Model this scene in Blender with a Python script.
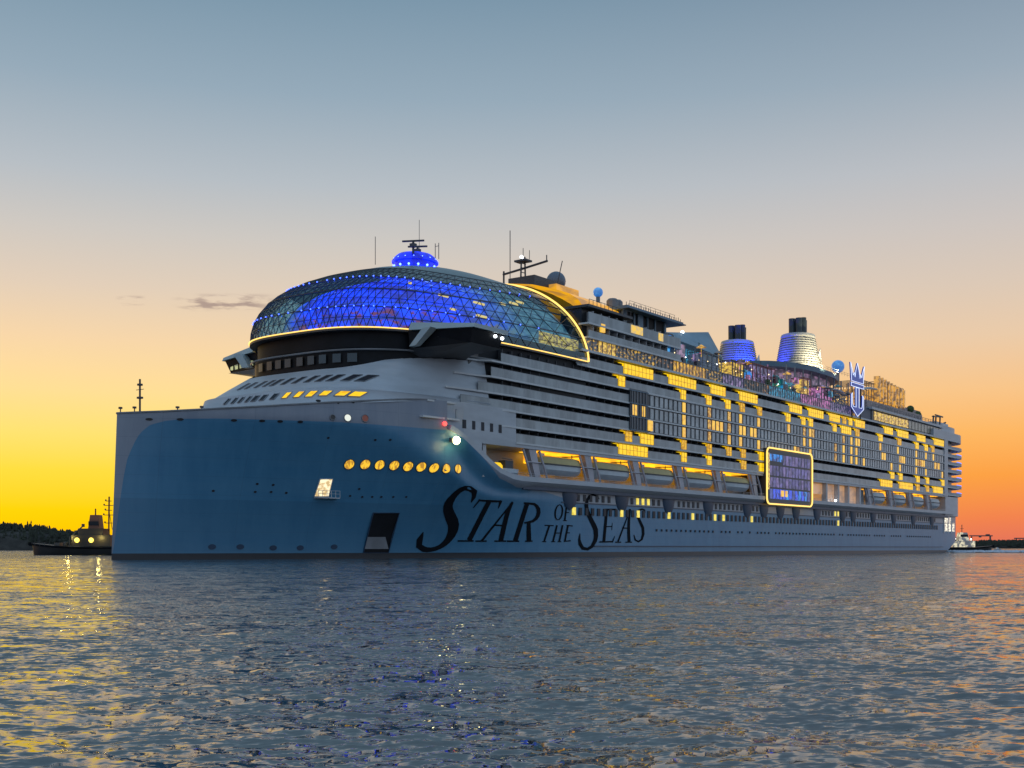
import bpy, bmesh, math, random
import numpy as np
from mathutils import Vector, Matrix
for o in list(bpy.data.objects): bpy.data.objects.remove(o)
SC = bpy.context.scene; COL = SC.collection
R = math.radians; PI = math.pi
rnd = random.Random(7)

# ------------------------------------------------------------------ camera
cam_d = bpy.data.cameras.new('camera'); cam = bpy.data.objects.new('camera', cam_d); COL.objects.link(cam)
cam.location = (0, 0, 1.8); cam.rotation_euler = (R(90), 0, 0)
cam_d.sensor_width = 36; cam_d.lens = 42.19; cam_d.shift_y = 0.160
cam_d.clip_start = 0.1; cam_d.clip_end = 60000
SC.camera = cam
SC.render.resolution_x = 1024; SC.render.resolution_y = 768
SC.view_settings.view_transform = 'Standard'; SC.view_settings.look = 'None'
SC.view_settings.exposure = 0; SC.view_settings.gamma = 1
SC.cycles.use_denoising = True
SC.cycles.max_bounces = 6; SC.cycles.transparent_max_bounces = 12
SC.cycles.sample_clamp_indirect = 5.0
SC.cycles.caustics_reflective = False; SC.cycles.caustics_refractive = False

# ------------------------------------------------------------------ node helpers
def lin(c):
    return tuple((x/255/12.92 if x/255 <= .04045 else ((x/255+.055)/1.055)**2.4) for x in c) + (1,)
def N(nt, typ, **kw):
    n = nt.nodes.new(typ)
    for k, v in kw.items(): setattr(n, k, v)
    return n
def math_n(nt, op, a, b=None, c=None, clamp=False):
    n = N(nt, 'ShaderNodeMath', operation=op); n.use_clamp = clamp
    for i, v in enumerate((a, b, c)):
        if v is None: continue
        if hasattr(v, 'links') or isinstance(v, bpy.types.NodeSocket): nt.links.new(v, n.inputs[i])
        else: n.inputs[i].default_value = v
    return n.outputs[0]
def vdot(nt, a, vec):
    n = N(nt, 'ShaderNodeVectorMath', operation='DOT_PRODUCT'); nt.links.new(a, n.inputs[0]); n.inputs[1].default_value = vec
    return n.outputs['Value']
def mrange(nt, v, a, b, c=0., d=1., smooth=True):
    n = N(nt, 'ShaderNodeMapRange'); n.interpolation_type = 'SMOOTHSTEP' if smooth else 'LINEAR'
    nt.links.new(v, n.inputs[0]); n.inputs[1].default_value = a; n.inputs[2].default_value = b
    n.inputs[3].default_value = c; n.inputs[4].default_value = d
    return n.outputs[0]
def mixc(nt, f, a, b, mode='MIX'):
    n = N(nt, 'ShaderNodeMix', data_type='RGBA', blend_type=mode)
    for i, v in ((0, f), (6, a), (7, b)):
        if isinstance(v, bpy.types.NodeSocket): nt.links.new(v, n.inputs[i])
        else: n.inputs[i].default_value = v
    return n.outputs[2]
def ramp(nt, v, stops):
    n = N(nt, 'ShaderNodeValToRGB'); nt.links.new(v, n.inputs[0])
    cr = n.color_ramp
    while len(cr.elements) < len(stops): cr.elements.new(0.5)
    for e, (p, c) in zip(cr.elements, stops): e.position = p; e.color = c
    return n.outputs[0]
def noise(nt, vec, scale, detail=3, rough=.5, dim='3D'):
    n = N(nt, 'ShaderNodeTexNoise'); n.noise_dimensions = dim
    if vec is not None: nt.links.new(vec, n.inputs['Vector'])
    n.inputs['Scale'].default_value = scale; n.inputs['Detail'].default_value = detail; n.inputs['Roughness'].default_value = rough
    return n.outputs['Fac']

# ------------------------------------------------------------------ sky (dusk, the sun just under the left horizon) and the faint sun
W = bpy.data.worlds.new('World'); SC.world = W; W.use_nodes = True
nt = W.node_tree; nt.nodes.clear()
SUN_EL, SUN_AZ = R(2.0), R(-30)          # azimuth measured from the view direction (+Y), negative = left
tc = N(nt, 'ShaderNodeTexCoord')
sep = N(nt, 'ShaderNodeSeparateXYZ'); nt.links.new(tc.outputs['Generated'], sep.inputs[0])
e = math_n(nt, 'DIVIDE', math_n(nt, 'MAXIMUM', sep.outputs[2], 0.0), 0.5)
hl = math_n(nt, 'SQRT', math_n(nt, 'ADD', math_n(nt, 'MULTIPLY', sep.outputs[0], sep.outputs[0]), math_n(nt, 'ADD', math_n(nt, 'MULTIPLY', sep.outputs[1], sep.outputs[1]), 1e-6)))
c = math_n(nt, 'DIVIDE', vdot(nt, tc.outputs['Generated'], (math.sin(SUN_AZ), math.cos(SUN_AZ), 0)), hl)
def yy(y): t = (548-y)/1200.; return math.sin(math.atan(t))/0.5
LEFT = [(548,(255,190,0)),(512,(255,208,4)),(475,(255,218,62)),(440,(255,223,112)),(400,(254,220,148)),(350,(244,212,168)),(300,(224,205,184)),(245,(204,199,193)),(190,(181,189,196)),(100,(148,169,185)),(0,(122,150,170))]
RIGHT = [(548,(226,112,92)),(520,(242,130,78)),(480,(252,160,68)),(440,(253,182,98)),(400,(248,196,136)),(350,(234,202,168)),(300,(219,200,182)),(245,(204,196,191)),(190,(187,190,195)),(100,(154,170,184)),(0,(128,149,168))]
cl = ramp(nt, e, [(max(0, yy(y)), lin(col)) for y, col in LEFT])
cr = ramp(nt, e, [(max(0, yy(y)), lin(col)) for y, col in RIGHT])
BACK = [(0,(.62,.58,.62,1)),(.15,(.62,.66,.76,1)),(.4,(.46,.57,.72,1)),(1,(.30,.45,.62,1))]
cb = ramp(nt, e, BACK)
front = mixc(nt, mrange(nt, c, 0.60, 0.97), cr, cl)
sky = mixc(nt, mrange(nt, c, 0.05, 0.62), cb, front)
# a few thin streaks of cloud low on the left
mp = N(nt, 'ShaderNodeMapping'); nt.links.new(tc.outputs['Generated'], mp.inputs[0]); mp.inputs['Scale'].default_value = (34, 34, 190)
cn = noise(nt, mp.outputs[0], 1.0, 4, .55)
def band(v, c0, w): return mrange(nt, math_n(nt, 'ABSOLUTE', math_n(nt, 'SUBTRACT', v, c0)), w, w*.35)
dy = math_n(nt, 'DIVIDE', sep.outputs[0], math_n(nt, 'MAXIMUM', sep.outputs[1], .01))
tz = math_n(nt, 'DIVIDE', sep.outputs[2], math_n(nt, 'MAXIMUM', sep.outputs[1], .01))
m = math_n(nt, 'MAXIMUM', math_n(nt, 'MULTIPLY', band(dy, -.238, .050), band(tz, .2045, .0085)), math_n(nt, 'MULTIPLY', band(dy, -.318, .014), band(tz, .206, .005)))
m = math_n(nt, 'MULTIPLY', m, mrange(nt, cn, .40, .58, 0, .75))
sky = mixc(nt, m, sky, lin((150,128,125)))
nsk = N(nt, 'ShaderNodeTexSky'); nsk.sky_type = 'NISHITA'; nsk.sun_disc = False
nsk.sun_elevation = SUN_EL; nsk.sun_rotation = SUN_AZ
b1 = N(nt, 'ShaderNodeBackground'); nt.links.new(sky, b1.inputs[0]); b1.inputs[1].default_value = 1.0
b2 = N(nt, 'ShaderNodeBackground'); nt.links.new(nsk.outputs[0], b2.inputs[0]); b2.inputs[1].default_value = 0.004
ad = N(nt, 'ShaderNodeAddShader'); nt.links.new(b1.outputs[0], ad.inputs[0]); nt.links.new(b2.outputs[0], ad.inputs[1])
wo = N(nt, 'ShaderNodeOutputWorld'); nt.links.new(ad.outputs[0], wo.inputs[0])
sl = bpy.data.lights.new('sun', 'SUN'); sl.energy = 0.25; sl.angle = R(6); sl.color = (1, .62, .3)
so = bpy.data.objects.new('sun', sl); COL.objects.link(so)
sd = Vector((math.sin(SUN_AZ)*math.cos(SUN_EL), math.cos(SUN_AZ)*math.cos(SUN_EL), math.sin(SUN_EL)))
so.rotation_euler = sd.to_track_quat('Z', 'Y').to_euler()

# ------------------------------------------------------------------ materials
def pm(name, col, rough=.5, metal=0., var=0., vscale=(.2,.2,.2), bump=0., bscale=1., spec=None):
    m = bpy.data.materials.new(name); m.use_nodes = True; nt = m.node_tree
    b = nt.nodes['Principled BSDF']; b.inputs['Roughness'].default_value = rough; b.inputs['Metallic'].default_value = metal
    b.inputs['Base Color'].default_value = tuple(col)+(1,)
    if spec is not None: b.inputs['Specular IOR Level'].default_value = spec
    if var or bump:
        tc = N(nt, 'ShaderNodeTexCoord'); mp = N(nt, 'ShaderNodeMapping'); nt.links.new(tc.outputs['Object'], mp.inputs[0]); mp.inputs['Scale'].default_value = vscale
        f = noise(nt, mp.outputs[0], 1., 4, .6)
        if var:
            d = tuple(x*(1-var) for x in col)+(1,); l = tuple(min(1, x*(1+var)) for x in col)+(1,)
            nt.links.new(mixc(nt, mrange(nt, f, .3, .7), d, l), b.inputs['Base Color'])
        if bump:
            bn = N(nt, 'ShaderNodeBump'); bn.inputs['Strength'].default_value = bump; bn.inputs['Distance'].default_value = .3
            nt.links.new(noise(nt, tc.outputs['Object'], bscale, 2), bn.inputs['Height']); nt.links.new(bn.outputs[0], b.inputs['Normal'])
    return m
def em(name, col, strength=1., col2=None, vscale=(.4,.4,.4), thr=(.4,.6), base=(.05,.05,.05)):
    m = bpy.data.materials.new(name); m.use_nodes = True; nt = m.node_tree
    b = nt.nodes['Principled BSDF']; b.inputs['Base Color'].default_value = tuple(base)+(1,); b.inputs['Roughness'].default_value = .3
    b.inputs['Emission Color'].default_value = tuple(col)+(1,); b.inputs['Emission Strength'].default_value = strength
    if col2:
        tc = N(nt, 'ShaderNodeTexCoord'); mp = N(nt, 'ShaderNodeMapping'); nt.links.new(tc.outputs['Object'], mp.inputs[0]); mp.inputs['Scale'].default_value = vscale
        f = noise(nt, mp.outputs[0], 1., 3, .6)
        nt.links.new(mixc(nt, mrange(nt, f, *thr), tuple(col)+(1,), tuple(col2)+(1,)), b.inputs['Emission Color'])
    return m
M = {}
M['white'] = pm('white ship paint', (.41,.45,.50), .38, var=.10, vscale=(.12,.12,.5), bump=.12, bscale=.5)
M['divider'] = pm('grey balcony partition', (.06,.065,.075), .5)
M['white2'] = pm('white balcony metal', (.46,.48,.51), .4, var=.06, vscale=(.3,.3,.3))
M['rail'] = pm('frosted balcony glass', (.30,.335,.355), .25, var=.24, vscale=(.36,.36,.1))
M['slab'] = pm('pale slab edge', (.58,.60,.62), .45, var=.06)
M['door'] = pm('dark cabin glass', (.009,.012,.017), .3, var=.5, vscale=(.5,.5,.2))
M['black'] = pm('black glass', (.004,.005,.008), .55, var=.5, vscale=(.3,.3,.3), spec=.22)
M['facade'] = pm('dark navy facade', (.030,.038,.050), .4, var=.2, vscale=(.1,.1,.3))
M['pane'] = pm('window glass with painted sky reflection', (.40,.43,.45), .15, var=.30, vscale=(.25,.25,.35))  # reflected sky is put into the pale base colour
M['text'] = pm('black hull lettering', (.006,.008,.012), .8, var=.2, spec=.1)
M['navy'] = pm('navy blue paint', (.013,.040,.085), .45, var=.12)
M['boot'] = pm('dark boot topping', (.008,.012,.02), .5, var=.2)
M['dark'] = pm('dark grey steel', (.05,.055,.065), .5, var=.2)
M['steel'] = pm('grey steel', (.20,.21,.23), .5, var=.2)
M['canopyfab'] = pm('grey blue canopy fabric', (.20,.30,.38), .6, var=.12, vscale=(.2,.2,.2))
M['deckblue'] = pm('blue deck steel', (.10,.17,.24), .5, var=.15)
M['boat_lo'] = pm('white lifeboat hull', (.62,.68,.73), .4, var=.08)
M['boat_up'] = pm('olive yellow lifeboat canopy', (.46,.37,.15), .5, var=.15)
M['davit'] = pm('davit steel', (.42,.40,.44), .45, var=.12)
M['lit'] = em('lit yellow cabin', (.80,.38,.0), 1.1, (1.0,.62,.003), (.8,.8,1.3), (.30,.50), base=(.01,.01,.0))
M['lit_b'] = em('dimmer lit yellow cabin', (.50,.22,.0), 1.0, (.90,.50,.005), (.9,.9,1.4), (.35,.60), base=(.01,.01,.0))
M['litwin_b'] = em('dimmer lit cabin window', (.35,.16,.02), .9, (.85,.50,.08), (1.3,1.3,1.6), (.40,.62))
M['litwin'] = em('lit cabin window', (1.0,.60,.06), .95, (.75,.35,.05), (.8,.8,1.2), (.4,.75))
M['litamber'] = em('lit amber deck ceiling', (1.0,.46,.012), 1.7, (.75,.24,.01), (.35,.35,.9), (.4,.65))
M['gold'] = em('golden strip light', (1.0,.62,.14), 1.7)
M['goldline'] = em('thin golden light', (1.0,.62,.16), 1.3)
M['whitelamp'] = em('white lamp', (.85,.93,1.), 5)
M['caplamp'] = em('blue white cap lamp', (.025,.05,1.), 26)
M['warmlamp'] = em('warm floodlight', (1.,.88,.42), 9)
M['redlamp'] = em('red side light', (1.,.05,.04), 4)
M['bluelamp'] = em('blue lamp', (.02,.12,1.), 2.2)
M['bluestrip'] = em('blue strip light', (.05,.20,1.0), 1.5)
M['radome'] = pm('grey radome', (.12,.16,.22), .35, var=.1)
M['radome2'] = em('blue lit radome', (.01,.16,.60), .6, (.10,.45,1.0), (.6,.6,.6), (.45,.7), base=(.2,.3,.4))
M['bluetube'] = em('blue lit tube', (.01,.22,.85), .8, (.1,.5,1.), (.6,.6,.6), (.4,.6))
M['bluetube2'] = em('cyan lit splash area', (.01,.35,.75), .7, (.1,.5,.9), (.6,.6,.6), (.4,.6))
M['propgreen'] = em('green lit slide', (.02,.45,.32), .5, (.05,.25,.15), (.6,.6,.6), (.4,.6))
M['promdim'] = em('dim deck glass', (.04,.05,.07), .7, (.9,.52,.06), (.8,.8,1.9), (.50,.62))
M['warmspot'] = em('small warm deck lamp', (1.,.72,.35), 3.)
M['litbal2'] = em('lit suite', (1.,.62,.05), .9, (.7,.5,.2), (1,1,1), (.4,.6))
M['glassdim'] = em('dim teal glass', (.10,.16,.30), .4, (.05,.08,.10), (.7,.7,.7), (.4,.6))
M['purplehouse'] = em('purple lit arcade', (.05,.04,.06), .5, (.50,.30,.48), (.8,.8,.9), (.42,.66), base=(.3,.25,.3))
M['redsteel'] = pm('red painted frame', (.22,.05,.05), .5)
M['leaf'] = pm('deck shrub leaves', (.05,.09,.02), .7, var=.4, vscale=(2,2,2), bump=.6, bscale=3)
M['slide'] = pm('teal water slide', (.05,.30,.32), .3)
M['slide2'] = pm('pale water slide', (.45,.40,.42), .3)
M['funnelw'] = pm('white funnel', (.42,.42,.42), .4, var=.05)
M['louvre'] = pm('dark funnel louvre', (.05,.055,.06), .5)
M['pipe'] = pm('dark exhaust pipe', (.030,.045,.055), .45, var=.2)
M['emblem'] = em('deep blue emblem plate', (.004,.025,.26), .8, base=(.01,.02,.06))
M['whiteblue'] = em('white blue outline light', (.62,.72,1.), 1.4)
M['paneaft'] = pm('pale tan window', (.36,.32,.24), .2, var=.2)
M['latsteel'] = pm('tan lattice steel', (.40,.26,.14), .5)
M['terrace'] = pm('terrace wall', (.34,.27,.26), .6, var=.3, vscale=(.6,.6,.9))
M['boat_lo2'] = pm('pale grey lifeboat canopy', (.50,.51,.52), .45, var=.1)
M['tughull'] = pm('black tug hull', (.015,.017,.02), .5, var=.3)
M['tughouse'] = pm('dark tug deckhouse', (.03,.027,.025), .5, var=.2)
M['tugred'] = pm('red brown tug mast', (.22,.08,.04), .5, var=.2)
M['tugwhite'] = em('tug house with painted floodlight', (.05,.05,.06), .8, (.95,.85,.55), (.5,.5,.5), (.45,.62), base=(.3,.3,.3))  # walls glow in patches: lamp light put into the emission
M['tuglamp'] = em('yellow deck lamp', (1.,.72,.10), 2.5)
M['tuglamp2'] = em('white deck lamp', (1.,.95,.8), 6.)
M['earth'] = pm('dark rocky shore', (.035,.032,.028), .9, var=.4)
M['forest'] = pm('dark conifer foliage', (.030,.036,.024), .9, var=.4, vscale=(.05,.05,.05))
M['crane'] = pm('distant crane steel', (.10,.10,.12), .7)
M['foam'] = pm('sea foam', (.55,.62,.72), .6)
M['wingwin'] = em('wing window with sky glow', (.55,.60,.30), .8, (.10,.14,.12), (1,1,1), (.45,.6))  # sky showing through the glass is put in as glow
M['promdark'] = em('dark deck glass', (.03,.04,.05), .5, (.60,.30,.12), (.9,.9,1.4), (.54,.66))
M['ringlamp'] = em('small dome lamp', (.045,.10,1.), 6)
M['capblue'] = em('cap with painted blue lamplight', (.002,.005,.30), 1.6, (.003,.015,.95), (.5,.5,.8), (.4,.6), base=(.03,.04,.15))  # cap body glows: blue lamplight on it put into the emission
M['wingroof'] = pm('pale teal wing roof', (.36,.44,.47), .4, var=.06)
M['mull'] = em('yellow window frame', (.75,.38,.0), .45)
M['sternrail'] = pm('stern balcony rail', (.34,.37,.42), .4, var=.1)
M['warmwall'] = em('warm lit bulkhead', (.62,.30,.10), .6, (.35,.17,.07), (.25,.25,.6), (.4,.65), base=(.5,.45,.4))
M['promglass'] = em('lit pool deck glass', (.95,.52,.03), .85, (.22,.12,.05), (1.1,1.1,.9), (.38,.60))
M['proppurple'] = em('purple lit deck glass', (.05,.05,.12), .6, (.55,.38,.75), (1.2,1.2,.9), (.46,.66))
M['propblue'] = em('blue lit deck glass', (.03,.07,.11), .65, (.06,.45,.75), (1.3,1.3,1.1), (.42,.64))
M['magenta'] = em('magenta lit deck', (.10,.05,.10), .75, (.75,.25,.62), (1.1,1.1,.9), (.42,.64))
M['warmglass'] = em('warm lit deck windows', (.25,.13,.05), .85, (1.,.66,.10), (1.1,1.1,1.5), (.40,.60))
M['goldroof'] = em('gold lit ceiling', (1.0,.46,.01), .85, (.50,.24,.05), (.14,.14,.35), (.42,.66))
M['lattice'] = em('orange lit lattice', (.12,.07,.04), .65, (.95,.45,.04), (.7,.7,.7), (.38,.60), base=(.4,.3,.2))

# ------------------------------------------------------------------ mesh builder
class MB:
    def __init__(s): s.v = []; s.f = []; s.mi = []
    def add(s, vs, fs, mi=0):
        o = len(s.v); s.v += [tuple(p) for p in vs]; s.f += [tuple(i+o for i in f) for f in fs]; s.mi += [mi]*len(fs); return s
    def box(s, x0, x1, y0, y1, z0, z1, mi=0):
        return s.add([(x,y,z) for x in (x0,x1) for y in (y0,y1) for z in (z0,z1)],
            [(0,1,3,2),(4,6,7,5),(0,4,5,1),(2,3,7,6),(0,2,6,4),(1,5,7,3)], mi)
    def hexa(s, lo, hi, mi=0):     # two 4-rings
        return s.add(list(lo)+list(hi), [(3,2,1,0),(4,5,6,7)]+[(i,(i+1)%4,4+(i+1)%4,4+i) for i in range(4)], mi)
    def prism(s, poly, z0, z1, mi=0):
        n = len(poly)
        return s.add([(x,y,z0) for x,y in poly]+[(x,y,z1) for x,y in poly], [tuple(range(n))[::-1], tuple(range(n,2*n))]+[(i,(i+1)%n,n+(i+1)%n,n+i) for i in range(n)], mi)
    def tube(s, pts, r, n=6, mi=0, r1=None):
        pts = [Vector(p) for p in pts]; rings = []
        up = None
        for i, p in enumerate(pts):
            t = (pts[min(i+1,len(pts)-1)]-pts[max(i-1,0)]).normalized()
            a = t.orthogonal().normalized() if up is None else (up - t*up.dot(t)).normalized()
            up = a; b = t.cross(a)
            rr = r if r1 is None else r+(r1-r)*i/(len(pts)-1)
            rings.append([p+(a*math.cos(2*PI*k/n)+b*math.sin(2*PI*k/n))*rr for k in range(n)])
        fs = []
        for i in range(len(pts)-1):
            for k in range(n): fs.append((i*n+k, i*n+(k+1)%n, (i+1)*n+(k+1)%n, (i+1)*n+k))
        fs += [tuple(range(n))[::-1], tuple(range((len(pts)-1)*n, len(pts)*n))]
        return s.add([q for r_ in rings for q in r_], fs, mi)
    def lathe(s, c, prof, n=24, mi=0, sx=1., sy=1.):   # prof (r,z)
        vs = [(c[0]+r*math.cos(2*PI*k/n)*sx, c[1]+r*math.sin(2*PI*k/n)*sy, c[2]+z) for r, z in prof for k in range(n)]
        fs = [(i*n+k, i*n+(k+1)%n, (i+1)*n+(k+1)%n, (i+1)*n+k) for i in range(len(prof)-1) for k in range(n)]
        fs += [tuple(range(n))[::-1], tuple(range((len(prof)-1)*n, len(prof)*n))]
        return s.add(vs, fs, mi)
    def ball(s, c, r, n=20, mi=0, sz=1.):
        return s.lathe(c, [(max(.001,r*math.sin(PI*i/12)), -r*math.cos(PI*i/12)*sz) for i in range(13)], n, mi)
    def grid(s, fn, nu, nv, mi=0):
        vs = [fn(i/nu, j/nv) for i in range(nu+1) for j in range(nv+1)]
        w = nv+1
        return s.add(vs, [(i*w+j, (i+1)*w+j, (i+1)*w+j+1, i*w+j+1) for i in range(nu) for j in range(nv)], mi)
    def build(s, name, mats, parent=None, smooth=False, recalc=True, loc=None):
        me = bpy.data.meshes.new(name); me.from_pydata(s.v, [], s.f)
        if not isinstance(mats, (list, tuple)): mats = [mats]
        for m in mats: me.materials.append(m)
        if len(mats) > 1: me.polygons.foreach_set('material_index', s.mi)
        if recalc:
            bm = bmesh.new(); bm.from_mesh(me); bmesh.ops.recalc_face_normals(bm, faces=bm.faces); bm.to_mesh(me); bm.free()
        if smooth:
            me.polygons.foreach_set('use_smooth', [True]*len(me.polygons))
            try: me.set_sharp_from_angle(angle=R(38))
            except Exception: pass
        me.update()
        o = bpy.data.objects.new(name, me); COL.objects.link(o)
        if parent: o.parent = parent
        if loc: o.location = loc
        return o
def tag(o, label=None, cat=None, group=None, kind=None):
    if label: o['label'] = label
    if cat: o['category'] = cat
    if group: o['group'] = group
    if kind: o['kind'] = kind
    return o
def empty(name, loc, rz=0.):
    o = bpy.data.objects.new(name, None); COL.objects.link(o); o.location = loc; o.rotation_euler = (0,0,rz); return o
def place(mb, S, U, Z=0):   # ship frame: s aft, u to port, z up
    pass
def parts(name, mbs, mat, parent, n=100, **kw):
    """mbs nearest first: the first n each a part, the rest one part of kind stuff"""
    for m in mbs[:n]: m.build(name, mat, parent, **kw)
    if mbs[n:]:
        big = MB()
        for m in mbs[n:]: big.add(m.v, m.f)
        tag(big.build(name+'_rows', mat, parent, **kw), kind='stuff')
def sm(a,b,x):
    t=min(1,max(0,(x-a)/(b-a))); return t*t*(3-2*t)
def lerp_tab(tab,x):
    if x<=tab[0][0]: return tab[0][1]
    for (x0,y0),(x1,y1) in zip(tab,tab[1:]):
        if x<=x1: return y0+(y1-y0)*(x-x0)/(x1-x0)
    return tab[-1][1]
SHEER=[(0,21.9),(6,22.4),(16,23.5),(28,25.0),(40,26.4),(46,27.0),(60,27.0)]
EDGE=[(50,22.2),(53,20.9),(57,18.8),(61,16.6),(64,15.3),(68,14.4),(72,14.1),(400,14.1)]
LOW=[(50,21.5),(52,20.0),(54,17.3),(57,14.8),(61,12.9),(66,12.0),(72,12.0),(76,12.6),(400,12.6)]
def dk(s): return 24.3*(1-(1-min(max(s,0)/62,1))**2)**0.85
def wl(s): return 23.4*(1-(1-min(max(s,0)/105,1))**2.1)
def hull_u(s,z):
    s0=1.0*max(z,0)/22
    e=max(s-s0,0)
    zf=22+(11-22)*sm(30,65,s)
    w=min(max(z/zf,0),1)**1.5
    a,b=wl(e),min(dk(e),23.5+.8*(1-sm(48,58,s)))
    u=a+(b-a)*w
    if s>44:
        A=1.5*sm(44,58,s); E=lerp_tab(EDGE,s);L=lerp_tab(LOW,s)
        if s<50: L,E=21.5,22.2
        u+=A*sm(L,E,z)*(1 if s>50 else 1)
    if s>335: # stern taper
        t=(s-335)/30.; u*=1-0.10*t*t
    return u
def plan(a,b,n,sc,s):
    t=(sc-s)/a
    if t<=0: return b
    if t>=1: return 0
    return b*(1-t**n)**(1/n)
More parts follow.
